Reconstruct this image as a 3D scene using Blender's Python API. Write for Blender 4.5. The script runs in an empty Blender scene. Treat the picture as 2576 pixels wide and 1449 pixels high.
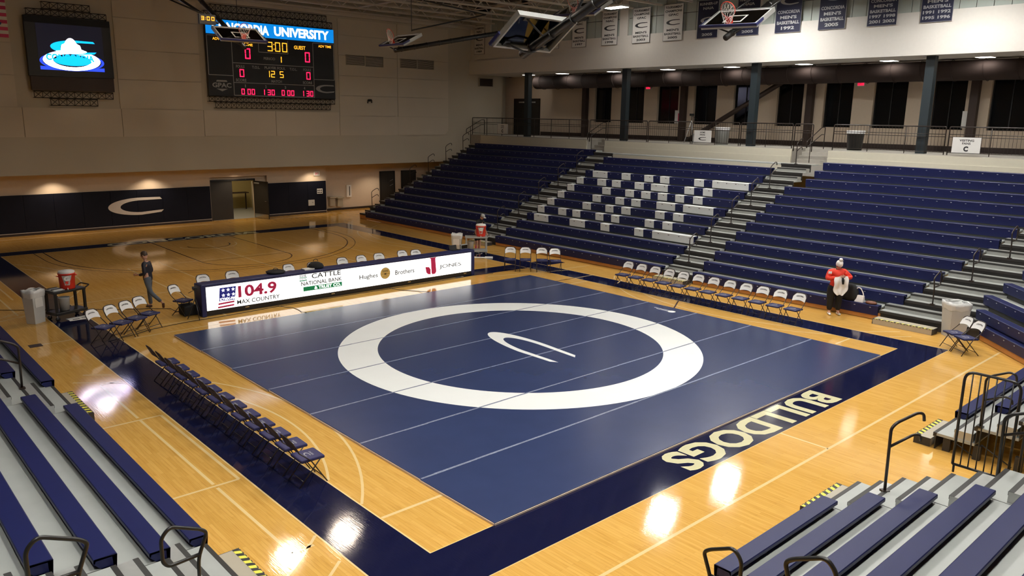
import bpy, bmesh, math, random
from mathutils import Vector, Matrix
random.seed(7)
S = bpy.context.scene
COL = S.collection
PI = math.pi
# ---------------------------------------------------------------- camera, world, exposure
cam = bpy.data.cameras.new('camera'); cam_o = bpy.data.objects.new('camera', cam); COL.objects.link(cam_o)
cam.sensor_width = 36; cam.lens = 27.68; cam.clip_start = 0.05; cam.clip_end = 200
R_ = Vector((.7411, -.6713, .0151)); F_ = Vector((.6582, .7218, -.2139)); U_ = R_.cross(F_)
m = Matrix.Identity(4)
for i in range(3):
    m[i][0] = R_[i]; m[i][1] = U_[i]; m[i][2] = -F_[i]
m[0][3], m[1][3], m[2][3] = -5.7815, -7.911, 5.8616
cam_o.matrix_world = m
S.camera = cam_o
W = bpy.data.worlds.new('World'); S.world = W; W.use_nodes = True
W.node_tree.nodes['Background'].inputs[0].default_value = (.9, .85, .8, 1)
W.node_tree.nodes['Background'].inputs[1].default_value = 0.0
S.view_settings.view_transform = 'Standard'; S.view_settings.look = 'None'
S.view_settings.exposure = 0.0; S.view_settings.gamma = 1.0
try: S.view_settings.use_curve_mapping = False
except Exception: pass
S.cycles.use_denoising = True
S.cycles.max_bounces = 6; S.cycles.diffuse_bounces = 4; S.cycles.glossy_bounces = 3
S.cycles.transmission_bounces = 4; S.cycles.transparent_max_bounces = 12
S.cycles.sample_clamp_indirect = 6.0
S.cycles.caustics_reflective = False; S.cycles.caustics_refractive = False

# ---------------------------------------------------------------- materials
def nm(name):
    mt = bpy.data.materials.new(name); mt.use_nodes = True
    nt = mt.node_tree
    return mt, nt, nt.nodes['Principled BSDF']
def mat(name, col, rough=.5, metal=0., spec=.5, noise=0., nscale=8., coat=0., bump=0.):
    mt, nt, b = nm(name)
    b.inputs['Roughness'].default_value = rough; b.inputs['Metallic'].default_value = metal
    b.inputs['Specular IOR Level'].default_value = spec
    b.inputs['Coat Weight'].default_value = coat
    c = (col[0], col[1], col[2], 1)
    tc = nt.nodes.new('ShaderNodeTexCoord'); n = nt.nodes.new('ShaderNodeTexNoise')
    n.inputs['Scale'].default_value = nscale; n.inputs['Detail'].default_value = 3
    nt.links.new(tc.outputs['Object'], n.inputs['Vector'])
    mx = nt.nodes.new('ShaderNodeMix'); mx.data_type = 'RGBA'
    k = noise if noise else .04
    mx.inputs[6].default_value = tuple(max(0, v*(1-k)) for v in col)+(1,)
    mx.inputs[7].default_value = tuple(min(1, v*(1+k)) for v in col)+(1,)
    nt.links.new(n.outputs['Fac'], mx.inputs[0]); nt.links.new(mx.outputs[2], b.inputs['Base Color'])
    if bump:
        bp = nt.nodes.new('ShaderNodeBump'); bp.inputs['Strength'].default_value = bump; bp.inputs['Distance'].default_value = .01
        nt.links.new(n.outputs['Fac'], bp.inputs['Height']); nt.links.new(bp.outputs['Normal'], b.inputs['Normal'])
    return mt
def emis(name, col, s, base=(.02,.02,.02)):
    mt, nt, b = nm(name)
    b.inputs['Base Color'].default_value = base+(1,)
    b.inputs['Emission Color'].default_value = (col[0], col[1], col[2], 1)
    b.inputs['Emission Strength'].default_value = s
    b.inputs['Roughness'].default_value = .5
    return mt
def glass(name, tint=(.8,.85,.85), t=.9, rough=.02):
    mt = bpy.data.materials.new(name); mt.use_nodes = True; nt = mt.node_tree
    nt.nodes.clear()
    o = nt.nodes.new('ShaderNodeOutputMaterial'); tr = nt.nodes.new('ShaderNodeBsdfTransparent'); g = nt.nodes.new('ShaderNodeBsdfGlossy')
    fr = nt.nodes.new('ShaderNodeFresnel'); fr.inputs[0].default_value = 1.45
    tr.inputs[0].default_value = tint+(1,); g.inputs['Roughness'].default_value = rough
    mx = nt.nodes.new('ShaderNodeMixShader')
    nt.links.new(fr.outputs[0], mx.inputs[0]); nt.links.new(tr.outputs[0], mx.inputs[1]); nt.links.new(g.outputs[0], mx.inputs[2]); nt.links.new(mx.outputs[0], o.inputs[0])
    return mt
def wood_floor():
    mt, nt, b = nm('maple_floor')
    L = nt.links.new; N = nt.nodes.new
    tc = N('ShaderNodeTexCoord'); mp = N('ShaderNodeMapping'); mp.inputs['Rotation'].default_value = (0,0,PI/2)
    L(tc.outputs['Object'], mp.inputs[0])
    br = N('ShaderNodeTexBrick'); br.inputs['Scale'].default_value = 1
    br.inputs['Brick Width'].default_value = .9; br.inputs['Row Height'].default_value = .057
    br.inputs['Mortar Size'].default_value = .0012; br.offset = .37
    br.inputs['Color1'].default_value = (.62,.345,.075,1); br.inputs['Color2'].default_value = (.69,.40,.10,1); br.inputs['Mortar'].default_value = (.42,.22,.05,1)
    L(mp.outputs[0], br.inputs[0])
    mp2 = N('ShaderNodeMapping'); mp2.inputs['Scale'].default_value = (18, 1.2, 1); L(tc.outputs['Object'], mp2.inputs[0])
    n = N('ShaderNodeTexNoise'); n.inputs['Scale'].default_value = 1.6; n.inputs['Detail'].default_value = 4; L(mp2.outputs[0], n.inputs['Vector'])
    cr = N('ShaderNodeValToRGB'); cr.color_ramp.elements[0].position = .28; cr.color_ramp.elements[0].color = (.86,.82,.74,1)
    cr.color_ramp.elements[1].position = .5; cr.color_ramp.elements[1].color = (1,1,1,1)
    L(n.outputs['Fac'], cr.inputs[0])
    mu = N('ShaderNodeMix'); mu.data_type = 'RGBA'; mu.blend_type = 'MULTIPLY'; mu.inputs[0].default_value = 1
    L(br.outputs['Color'], mu.inputs[6]); L(cr.outputs[0], mu.inputs[7]); L(mu.outputs[2], b.inputs['Base Color'])
    n2 = N('ShaderNodeTexNoise'); n2.inputs['Scale'].default_value = 3.; n2.inputs['Detail'].default_value = 5; L(mp2.outputs[0], n2.inputs['Vector'])
    bp = N('ShaderNodeBump'); bp.inputs['Strength'].default_value = .045; bp.inputs['Distance'].default_value = .01
    L(n2.outputs['Fac'], bp.inputs['Height']); L(bp.outputs[0], b.inputs['Normal'])
    b.inputs['Roughness'].default_value = .065; b.inputs['Specular IOR Level'].default_value = .55
    return mt
def paint(name, col):
    mt = mat(name, col, .065, spec=.5, noise=.06, nscale=3)
    nt = mt.node_tree; b = nt.nodes['Principled BSDF']; L = nt.links.new; N = nt.nodes.new
    tc = N('ShaderNodeTexCoord'); mp2 = N('ShaderNodeMapping'); mp2.inputs['Scale'].default_value = (18,1.2,1); L(tc.outputs['Object'], mp2.inputs[0])
    n2 = N('ShaderNodeTexNoise'); n2.inputs['Scale'].default_value = 3.; n2.inputs['Detail'].default_value = 5; L(mp2.outputs[0], n2.inputs['Vector'])
    bp = N('ShaderNodeBump'); bp.inputs['Strength'].default_value = .045; bp.inputs['Distance'].default_value = .01
    L(n2.outputs['Fac'], bp.inputs['Height']); L(bp.outputs[0], b.inputs['Normal'])
    return mt
def hazard():
    mt, nt, b = nm('hazard_stripes'); L = nt.links.new; N = nt.nodes.new
    tc = N('ShaderNodeTexCoord'); mp = N('ShaderNodeMapping'); mp.inputs['Rotation'].default_value = (0,0,math.radians(25))
    L(tc.outputs['Object'], mp.inputs[0])
    w = N('ShaderNodeTexWave'); w.wave_type = 'BANDS'; w.bands_direction = 'X'; w.inputs['Scale'].default_value = 2.3
    L(mp.outputs[0], w.inputs[0])
    cr = N('ShaderNodeValToRGB'); cr.color_ramp.interpolation = 'CONSTANT'
    cr.color_ramp.elements[0].color = (.03,.03,.03,1); cr.color_ramp.elements[1].position = .5; cr.color_ramp.elements[1].color = (.75,.7,.08,1)
    L(w.outputs['Fac'], cr.inputs[0]); L(cr.outputs[0], b.inputs['Base Color']); b.inputs['Roughness'].default_value = .6
    return mt
NAVY = (.012,.016,.075)
M = dict(
 wood=wood_floor(), border=paint('navy_floor_paint', (.006,.008,.035)), cream_paint=paint('cream_floor_paint', (.60,.57,.36)),
 line=paint('pale_line_paint', (.74,.55,.27)), dline=paint('dark_line_paint', (.05,.018,.008)),
 mat=mat('mat_vinyl', (.030,.045,.115), .26, spec=.36, noise=.10, nscale=1.3), ring=mat('mat_white_ring', (.80,.82,.80), .36, noise=.03, nscale=2),
 foam=mat('mat_foam_edge', (.62,.50,.42), .7), tape=mat('clear_tape', (.24,.27,.36), .25, noise=.6, nscale=30),
 seat=mat('navy_seat_plastic', (.010,.014,.072), .42, spec=.28, noise=.12, nscale=5), white_seat=mat('white_seat_plastic', (.78,.80,.80), .4),
 deck=mat('grey_deck', (.36,.38,.36), .45, noise=.10, nscale=3), dark=mat('dark_steel', (.028,.027,.026), .5), riser=mat('dark_riser', (.035,.035,.033), .6),
 alu=mat('aluminium_step', (.42,.43,.41), .38, metal=.35, noise=.12, nscale=7), tan=mat('step_side', (.40,.36,.28), .5),
 kick=mat('wood_kickboard', (.46,.20,.055), .35, noise=.18, nscale=4), hazard=hazard(), rail=mat('rail_brown', (.022,.014,.011), .35),
 rail_b=mat('rail_black', (.012,.012,.012), .35), plate=mat('number_plate', (.45,.47,.5), .4),
 cream=mat('cream_wall', (.55,.505,.41), .75, noise=.03, nscale=.6), panel=mat('acoustic_panel', (.64,.58,.48), .85, noise=.03, nscale=1.5, bump=.1),
 warm=mat('warm_wall', (.62,.52,.41), .8), white=mat('white_wall', (.66,.64,.60), .75), column=mat('teal_column', (.016,.026,.032), .5),
 brown=mat('brown_steel', (.045,.028,.022), .6), duct=mat('brown_duct', (.05,.036,.033), .75, spec=.2), concrete=mat('concrete', (.40,.38,.34), .8, noise=.08),
 parapet=mat('parapet_paint', (.64,.61,.50), .7), black=mat('black', (.008,.008,.008), .45), pad=mat('pad_vinyl', (.005,.006,.014), .5, spec=.18, noise=.2, nscale=2),
 white_v=mat('white_graphic', (.60,.57,.55), .6), whitep=mat('white_plastic', (.80,.80,.78), .45), chrome=mat('steel', (.6,.6,.6), .25, metal=1.),
 glass=glass('backboard_glass', (.72,.76,.74)), dglass=mat('night_glass', (.004,.005,.006), .12, spec=.4), louvre=mat('dark_louvre', (.012,.014,.018), .6, spec=.3), bnavy=mat('banner_navy', (.008,.010,.036), .7), riser_g=mat('grey_riser', (.10,.11,.11), .55), red=mat('rim_red', (.75,.06,.035), .4),
 net=mat('net_white', (.75,.72,.68), .7), navy=mat('navy_pad', (.012,.016,.085), .45), baseb=mat('dark_base', (.03,.018,.014), .5),
 kal=mat('translucent_panel', (.40,.45,.42), .6, noise=.05, nscale=3), joist=mat('joist_cream', (.60,.55,.48), .7), roof=mat('roof_deck', (.13,.115,.10), .8),
 truss=mat('black_truss', (.010,.008,.007), .5), txt_dark=mat('text_black', (.02,.02,.025), .6), grey=mat('grey_plastic', (.33,.34,.33), .5),
 lgrey=mat('light_grey_plastic', (.48,.49,.48), .5), bag=mat('clear_bin_liner', (.62,.63,.62), .35), cooler=mat('cooler_red', (.72,.035,.02), .4),
 paper=mat('paper', (.72,.72,.70), .7), skin=mat('skin', (.55,.30,.21), .5), hair=mat('brown_hair', (.06,.035,.02), .6),
 jeans=mat('blue_jeans', (.09,.11,.14), .8, noise=.25), navy_shirt=mat('navy_jacket', (.012,.013,.025), .6), brownshoe=mat('brown_leather', (.09,.035,.02), .5),
 redshirt=mat('red_sweater', (.80,.055,.03), .75), blackcloth=mat('black_cloth', (.006,.006,.007), .8), whitecloth=mat('white_cloth', (.82,.80,.78), .8, bump=.3),
 sock=mat('pink_sock', (.75,.08,.14), .7), yellow=mat('yellow_wall', (.55,.46,.22), .8), gold=mat('gold_seal', (.75,.52,.16), .5),
 door=mat('dark_door', (.020,.018,.015), .5), silver=mat('silver_text', (.40,.40,.40), .5), orange_w=mat('brown_item', (.16,.06,.03), .6),
 E_light=emis('high_bay_led', (1.,.965,.91), 285., (.8,.8,.8)), E_mid=emis('high_bay_led_mid', (1.,.965,.91), 215., (.8,.8,.8)), E_vis=emis('high_bay_led_side', (1.,.93,.85), 25., (.8,.8,.8)), E_dim=emis('high_bay_led_dim', (1.,.82,.64), 110., (.8,.8,.8)), E_soffit=emis('soffit_led', (1.,.92,.82), 14., (.8,.8,.8)),
 E_sign=emis('lit_white_panel', (1.,.99,.95), 1.7, (.8,.8,.8)), E_blue=emis('lit_blue', (.0,.20,.62), 1.3), E_white=emis('lit_white', (1.,1.,1.), 3.),
 E_amber=emis('amber_digits', (1.,.36,.02), 2.2), E_red=emis('red_digits', (1.,.01,.07), 2.4), E_exit=emis('exit_red', (1.,.02,.08), 1.3),
 E_screen=emis('screen_dark', (.0006,.0015,.009), 1.), E_glow=emis('screen_blue', (.02,.06,.75), 1.6), E_lilac=emis('screen_lilac', (.62,.50,1.), 8.), E_cyan=emis('screen_cyan', (.0,.42,.95), 1.8),
 E_hot=emis('screen_white', (.90,.82,1.), 13.), E_room=emis('warm_room_lamp', (1.,.80,.5), 9.0, (.8,.8,.8)),
 D_red=mat('print_crimson', (.62,.02,.12), .5), D_blue=mat('print_blue', (.02,.03,.42), .5), D_green=mat('print_green', (.0,.33,.13), .5), D_black=mat('print_black', (.01,.01,.01), .5), fridge=mat('beige_metal', (.50,.46,.38), .5),
)
# ---------------------------------------------------------------- mesh helpers
class MB:
    def __init__(s): s.v = []; s.f = []; s.sm = []
    def add(s, vs, fs, smooth=False, T=None):
        o = len(s.v)
        s.v += [tuple(T @ Vector(q)) if T is not None else tuple(q) for q in vs]
        s.f += [tuple(i+o for i in f) for f in fs]; s.sm += [smooth]*len(fs)
        return s
    def box(s, a, b, T=None):
        x0,y0,z0 = a; x1,y1,z1 = b
        if x0>x1: x0,x1=x1,x0
        if y0>y1: y0,y1=y1,y0
        if z0>z1: z0,z1=z1,z0
        return s.add([(x0,y0,z0),(x1,y0,z0),(x1,y1,z0),(x0,y1,z0),(x0,y0,z1),(x1,y0,z1),(x1,y1,z1),(x0,y1,z1)],
              [(0,3,2,1),(4,5,6,7),(0,1,5,4),(1,2,6,5),(2,3,7,6),(3,0,4,7)], False, T)
    def bbox(s, a, b, r=.01, T=None):      # box with chamfered vertical and horizontal edges
        bm = bmesh.new(); bmesh.ops.create_cube(bm, size=1)
        for v in bm.verts:
            v.co = Vector(((a[0]+b[0])/2+v.co.x*(b[0]-a[0]), (a[1]+b[1])/2+v.co.y*(b[1]-a[1]), (a[2]+b[2])/2+v.co.z*(b[2]-a[2])))
        bmesh.ops.bevel(bm, geom=bm.edges[:], offset=r, segments=2, affect='EDGES', profile=.6)
        bm.verts.index_update()
        s.add([v.co[:] for v in bm.verts], [[v.index for v in f.verts] for f in bm.faces], False, T); bm.free(); return s
    def tube(s, pts, r, n=8, closed=False, T=None, caps=True):
        P = [Vector(q) for q in pts]; k = len(P); vs = []; up = None
        rr = r if isinstance(r, (list,tuple)) else [r]*k
        for i in range(k):
            a = P[(i-1)%k] if (i or closed) else P[0]; b = P[(i+1)%k] if (i<k-1 or closed) else P[-1]
            d = (b-a).normalized()
            if up is None:
                up = Vector((0,0,1)) if abs(d.z)<.9 else Vector((1,0,0))
            x = d.cross(up)
            if x.length < 1e-5: x = d.orthogonal()
            x.normalize(); y = x.cross(d).normalized(); up = y
            for j in range(n):
                t = 2*PI*j/n
                vs.append(P[i]+(x*math.cos(t)+y*math.sin(t))*rr[i])
        fs = []
        for i in range(k if closed else k-1):
            for j in range(n):
                a = i*n+j; b = i*n+(j+1)%n; i2 = (i+1)%k
                fs.append((a, b, i2*n+(j+1)%n, i2*n+j))
        if caps and not closed:
            fs.append(tuple(range(n))[::-1]); fs.append(tuple((k-1)*n+j for j in range(n)))
        return s.add(vs, fs, True, T)
    def prism(s, prof, p0, ax, T=None):    # prof: list of (a,b) ; extruded along local x from x0..x1 (prof in y,z)
        n = len(prof); x0, x1 = p0
        vs = [(x0,a,b) for a,b in prof]+[(x1,a,b) for a,b in prof]
        fs = [tuple(range(n)), tuple(range(n,2*n))[::-1]]+[(i, n+i, n+(i+1)%n, (i+1)%n) for i in range(n)]
        return s.add(vs, fs, False, T)
    def poly(s, pts, T=None): return s.add(pts, [tuple(range(len(pts)))], False, T)
    def lathe(s, prof, n=24, T=None, c=(0,0,0)):
        vs = []; k = len(prof)
        for r,z in prof:
            for j in range(n): t = 2*PI*j/n; vs.append((c[0]+r*math.cos(t), c[1]+r*math.sin(t), c[2]+z))
        fs = [(i*n+j, i*n+(j+1)%n, (i+1)*n+(j+1)%n, (i+1)*n+j) for i in range(k-1) for j in range(n)]
        return s.add(vs, fs, True, T)
    def strip(s, pts, w, z=0, T=None, closed=False):      # flat ribbon on a horizontal plane, pts 2D
        P = [Vector((q[0],q[1])) for q in pts]; k = len(P); vs = []
        for i in range(k):
            a = P[(i-1)%k] if (i or closed) else P[0]; b = P[(i+1)%k] if (i<k-1 or closed) else P[-1]
            d = (b-a).normalized(); nn = Vector((-d.y,d.x))
            vs += [(P[i].x-nn.x*w/2, P[i].y-nn.y*w/2, z), (P[i].x+nn.x*w/2, P[i].y+nn.y*w/2, z)]
        fs = [(2*i, 2*((i+1)%k), 2*((i+1)%k)+1, 2*i+1) for i in range(k if closed else k-1)]
        return s.add(vs, fs, False, T)
    def build(s, name, m=None, parent=None, kind=None):
        me = bpy.data.meshes.new(name); me.from_pydata(s.v, [], s.f)
        me.polygons.foreach_set('use_smooth', s.sm); me.update()
        o = bpy.data.objects.new(name, me); COL.objects.link(o)
        if m is not None: me.materials.append(m)
        if parent is not None: o.parent = parent
        if kind: o['kind'] = kind
        return o
def lab(o, label, cat, group=None):
    o['label'] = label; o['category'] = cat
    if group: o['group'] = group
    return o
def thing(name, label, cat, loc=(0,0,0), rz=0, group=None, M4=None):
    o = bpy.data.objects.new(name, None); COL.objects.link(o); o.empty_display_size = .2
    if M4 is not None: o.matrix_world = M4
    else: o.location = loc; o.rotation_euler = (0,0,rz)
    return lab(o, label, cat, group)
def kids(o): return [c for c in ALLKIDS.get(o.name, [])]
def copy_tree(o, parent=None):
    c = o.copy(); COL.objects.link(c)
    if parent is not None: c.parent = parent
    for ch in list(o.children): copy_tree(ch, c)
    return c
def dup(o, label, loc=None, rz=None, group=None):
    c = copy_tree(o); c['label'] = label
    if group: c['group'] = group
    if loc is not None: c.location = loc
    if rz is not None: c.rotation_euler = (0,0,rz)
    return c
def frame(o, x, y):        # matrix: local x -> x, local y -> y, z -> x cross y
    x = Vector(x).normalized(); y = Vector(y).normalized(); z = x.cross(y)
    mm = Matrix.Identity(4)
    for i in range(3): mm[i][0] = x[i]; mm[i][1] = y[i]; mm[i][2] = z[i]; mm[i][3] = o[i]
    return mm
_tc = {}
def text_geo(body, bold=.0, shear=0., sp=1.0):
    key = (body, bold, shear, sp)
    if key in _tc: return _tc[key]
    cu = bpy.data.curves.new('t', 'FONT'); cu.body = body; cu.size = 1; cu.offset = bold; cu.shear = shear; cu.resolution_u = 3
    cu.space_character = sp; cu.align_x = 'CENTER'
    ob = bpy.data.objects.new('t', cu); COL.objects.link(ob)
    dg = bpy.context.evaluated_depsgraph_get(); me = bpy.data.meshes.new_from_object(ob.evaluated_get(dg))
    vs = [v.co.copy() for v in me.vertices]; fs = [tuple(p.vertices) for p in me.polygons]
    bpy.data.objects.remove(ob); bpy.data.curves.remove(cu); bpy.data.meshes.remove(me)
    xs = [v.x for v in vs] or [0]; ys = [v.y for v in vs] or [0]
    x0,x1,y0,y1 = min(xs),max(xs),min(ys),max(ys)
    vs = [((v.x-(x0+x1)/2)/max(x1-x0,1e-6), (v.y-(y0+y1)/2)/max(y1-y0,1e-6)) for v in vs]   # unit box centred
    _tc[key] = (vs, fs); return _tc[key]
def text_mb(mb, body, c, w, h, z=0, bold=.0, shear=0., T=None, taper=0, arch=0):
    vs, fs = text_geo(body, bold, shear)
    out = []
    for a,b in vs:
        out.append((c[0]+a*w*(1), c[1]+b*h+arch*(1-4*a*a), z))
    return mb.add(out, fs, False, T)
SEG = {'0':'abcdef','1':'bc','2':'abged','3':'abgcd','4':'fgbc','5':'afgcd','6':'afgedc','7':'abc','8':'abcdefg','9':'abcdfg'}
def digit(mb, ch, cx, cz, w, h, t, z=0, T=None):
    x0,x1,y0,y1 = cx-w/2, cx+w/2, cz-h/2, cz+h/2; g = t*.18
    seg = {'a':(x0+g,y1-t,x1-g,y1),'d':(x0+g,y0,x1-g,y0+t),'g':(x0+g,cz-t/2,x1-g,cz+t/2),
           'f':(x0,cz+g,x0+t,y1-g),'b':(x1-t,cz+g,x1,y1-g),'e':(x0,y0+g,x0+t,cz-g),'c':(x1-t,y0+g,x1,cz-g)}
    for s_ in SEG[ch]:
        a = seg[s_]; mb.poly([(a[0],a[1],z),(a[2],a[1],z),(a[2],a[3],z),(a[0],a[3],z)], T)
def swoosh(mb, c, w, h, z=0, T=None, bars=True):    # the open C: a crescent with two long bars, no animal
    n = 28; X = lambda u: c[0]+u*w; Y = lambda v: c[1]+v*h
    out = []; inn = []
    for i in range(n+1):
        t = PI/2+PI*i/n
        out.append((X(.10+.60*math.cos(t)), Y(.5*math.sin(t)), z))
        inn.append((X(.10+.38*math.cos(t)), Y(.34*math.sin(t)), z))
    vs = out+inn; k = n+1
    mb.add(vs, [(i, i+1, k+i+1, k+i) for i in range(n)], False, T)
    if bars:
        mb.poly([(X(.10),Y(.5),z),(X(.10),Y(.34),z),(X(.50),Y(.35),z),(X(.46),Y(.48),z)], T)
        mb.poly([(X(.10),Y(-.5),z),(X(.10),Y(-.34),z),(X(.52),Y(-.26),z),(X(.47),Y(-.40),z)], T)
    return mb
def ring(mb, c, ri, ro, z, n=96, T=None, a0=0, a1=2*PI, sx=1, sy=1):
    full = abs(a1-a0-2*PI) < 1e-6; vs = []
    k = n if full else n+1
    for i in range(k):
        t = a0+(a1-a0)*i/n
        vs += [(c[0]+ri*math.cos(t)*sx, c[1]+ri*math.sin(t)*sy, z), (c[0]+ro*math.cos(t)*sx, c[1]+ro*math.sin(t)*sy, z)]
    fs = [(2*i, 2*i+1, 2*((i+1)%k)+1, 2*((i+1)%k)) for i in range(n)]
    return mb.add(vs, fs, False, T)
def arc(c, r, a0, a1, n=48): return [(c[0]+r*math.cos(a0+(a1-a0)*i/n), c[1]+r*math.sin(a0+(a1-a0)*i/n)) for i in range(n+1)]
def fillet(pts, r, n=5):
    P = [Vector(q) for q in pts]; out = [P[0]]
    for i in range(1, len(P)-1):
        a, b, c = P[i-1], P[i], P[i+1]; d1 = (a-b); d2 = (c-b)
        rr = min(r, d1.length*.45, d2.length*.45); p1 = b+d1.normalized()*rr; p2 = b+d2.normalized()*rr
        for j in range(n+1):
            t = j/n; out.append(p1*(1-t)**2+b*2*t*(1-t)+p2*t*t)
    out.append(P[-1]); return out
ORD = ['first','second','third','fourth','fifth','sixth','seventh','eighth','ninth','tenth','eleventh','twelfth','thirteenth']
# ================================================================ FLOOR AND COURT
CW, CL = 15.24, 29.0
flo = MB().box((-14,-14,-.1),(33,36.6,0)).build('floor', M['wood'], kind='structure')
def fpart(mb, name, m): return mb.build(name, m, flo)
b_ = MB(); z = .0012
for x0,y0,x1,y1 in ((-.945,-.945,CW+.945,0),(-.945,CL,CW+.945,CL+.93),(-.945,0,0,CL),(CW,0,CW+.945,CL)):
    b_.poly([(x0,y0,z),(x1,y0,z),(x1,y1,z),(x0,y1,z)])
b_.poly([(11.8,14.42,z+.0004),(17.25,14.13,z+.0004),(17.3,14.98,z+.0004),(11.8,15.35,z+.0004)])
fpart(b_, 'court_border', M['border'])
t_ = MB()          # pale edge lines round the border
for x0,y0,x1,y1,w in ((0,0,CW,CL,.03),(-.945,-.945,CW+.945,CL+.93,.03)):
    t_.strip([(x0,y0),(x1,y0),(x1,y1),(x0,y1)], w, z+.0008, closed=True)
def ln(*pts, w=.05, m=None): (m or t_).strip(pts, w, z+.001)
w5 = .05
ln((-1.43,1.22),(-1.43,3.75)); ln((-1.43,3.9),(-1.43,7.45)); ln((-1.43,7.6),(-1.43,10.1)); ln((-1.43,10.1),(-1.05,10.1)); ln((-1.43,1.22),(-1.1,1.22))
ln((-1.04,3.83),(-1.04,7.48)); ln((-1.04,7.48),(-2.6,7.48)); ln((-1.04,3.83),(-2.6,3.83))
ln((0.02,1.24),(1.2,1.24), w=.06); ln((14.4,1.27),(CW,1.27), w=.06)
for cx, sg in ((-5.4,1),(20.64,-1)):
    for cy in (5.65, 23.0):
        for R in (6.12, 6.65):
            for a0,a1 in ((-.95,.95),):
                pts = [(cx+sg*(p_[0]), cy+p_[1]) for p_ in arc((0,0), R, a0, a1, 40)]
                seg = []
                for q in pts:
                    ok = (0 < q[0] < CW) or (q[0] < -.95) or (q[0] > CW+.95)
                    if ok: seg.append(q)
                    else:
                        if len(seg)>1: ln(*seg, w=.045)
                        seg = []
                if len(seg)>1: ln(*seg, w=.045)
ln((-1.3,-1.9),(17.0,-1.9), w=.055); ln((7.58,-.96),(7.58,-1.9), w=.05)
ln((-1.9,14.3),(-.98,14.3), w=.05); ln((-1.5,17.9),(-1.5,20.6)); ln((-1.2,20.2),(-1.2,22.6)); ln((-2.6,17.6),(-1.05,18.3)); ln((-2.6,17.2),(-1.05,17.95))
ln((0,18.47),(3.1,18.47)); ln((0,14.35),(2.6,14.35)); ln((.3,13.45),(2.6,13.5))
ln((3.12,14.3),(3.12,23.4)); ln((3.12,23.4),(12.14,23.4)); ln((12.14,14.3),(12.14,23.4)); ln((4.47,15),(4.47,24)); ln((7.57,15),(7.57,27.3)); ln((10.68,15),(10.68,27.3))
ln((12.9,13.9),(16.3,12.9)); ln((14.2,11.05),(CW,11.05)); ln((16.3,11.68),(CW,11.68), w=.05); ln((16.25,13.2),(17.6,13.1)); ln((16.2,8.4),(17.3,7.9)); ln((15.8,10.1),(16.4,10.4))
ring(t_, (7.62,27.1), 1.20, 1.25, z+.001, 40, a0=PI, a1=2*PI)
ln((.6,32.75),(7.5,33.2)); ln((7.5,33.2),(17.5,33.9)); ln((-6,32.4),(.6,32.75))
fpart(t_, 'court_line', M['line'])
d_ = MB()
c0 = (7.62, 27.05)
def dl(pts, w=.05): d_.strip(pts, w, z+.0012)
dl([(1.5,CL),(1.5,27.05)] + arc(c0, 6.12, PI, 2*PI)[1:] + [(13.74,CL)])
dl([(1.15,CL),(1.15,27.05)] + arc(c0, 6.47, PI, 2*PI)[1:-1] + [(14.09,27.05),(14.09,CL)], .03)
dl([(9.42,CL),(9.42,23.1)] + arc((7.62,23.1),1.83,0,-PI,24)[1:] + [(5.82,CL)]); dl([(5.82,23.1),(9.42,23.1)], .03)
dl(arc((7.62,27.05),.92,0,-PI,20)); dl([(14.2,11.75),(15.2,11.7)], .05); dl([(14.3,6.5),(15.2,7.0)], .05)
dl([(11.4,19.1),(10.3,18.6)], .05); dl([(12.2,19.3),(13.2,18.9)], .05)
fpart(d_, 'dark_court_line', M['dline'])
tm = MB(); T = frame((7.6,-.475,z+.001), (-1,0,0), (0,-1,0)); text_mb(tm, 'BULLDOGS', (0,0), 5.5, .76, 0, .035, T=T); fpart(tm, 'baseline_lettering', M['cream_paint'])
tm = MB(); T = frame((7.55,CL+.465,z+.001), (1,0,0), (0,1,0)); text_mb(tm, 'CONCORDIA', (0,0), 6.9, .70, 0, .03, T=T); fpart(tm, 'far_baseline_lettering', M['cream_paint'])
g_ = MB().box((-1.95,14.13,.002),(-1.66,14.42,.005)); fpart(g_, 'floor_grate', M['brown'])

# ================================================================ WALLS
def struct(mb, name, m, parent=None): return mb.build(name, m, parent, kind='structure')
YU, YL, ZO = 33.5, 34.6, 2.87
# far wall: upper part, overhang soffit, lower recess
far = MB(); far.box((-14,YU,ZO),(30.8,YU+.35,12.6)); 
wall_far = struct(far, 'wall_far', M['cream'])
struct(MB().box((30.8,YU+.9,ZO),(32.2,YU+1.2,12.6)).box((30.8,YU+.36,4.3),(30.9,YU+.9,8.5)), 'wall_concourse_end', M['cream'])
pn = MB()
def panels(xs, zs, y=YU-.05, g=.012):
    for a,b in zip(xs[:-1], xs[1:]):
        for c,d in zip(zs[:-1], zs[1:]): pn.box((a+g,y,c+g),(b-g,YU-.002,d-g))
panels([-14,-10,-6,-1.9,2.05],[5.9,7.27,8.65,10.1,11.15]); panels([6.31,10.28],[5.9,7.27,8.65,10.1,11.15])
panels([18.22,22.25,26.14],[5.7,6.85,7.97,9.1,10.2,11.1]); panels([-14,-10,-6,-1.9,2.2,6.35,10.3,14.25,18.2],[4.57,5.9])
panels([18.2,22.25],[4.57,5.7]); 
pn.add([(22.262,YU-.05,4.582),(25.85,YU-.05,4.582),(26.13,YU-.05,4.86),(26.13,YU-.05,5.688),(22.262,YU-.05,5.688)],[(0,1,2,3,4)])
pn.add([(22.262,YU-.002,4.582),(25.85,YU-.002,4.582),(26.13,YU-.002,4.86),(25.85,YU-.05,4.582),(22.262,YU-.05,4.582),(26.13,YU-.05,4.86)],[(0,1,3,4),(1,2,5,3)])
pn.build('acoustic_panels', M['panel'], wall_far)
lo = MB()
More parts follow.
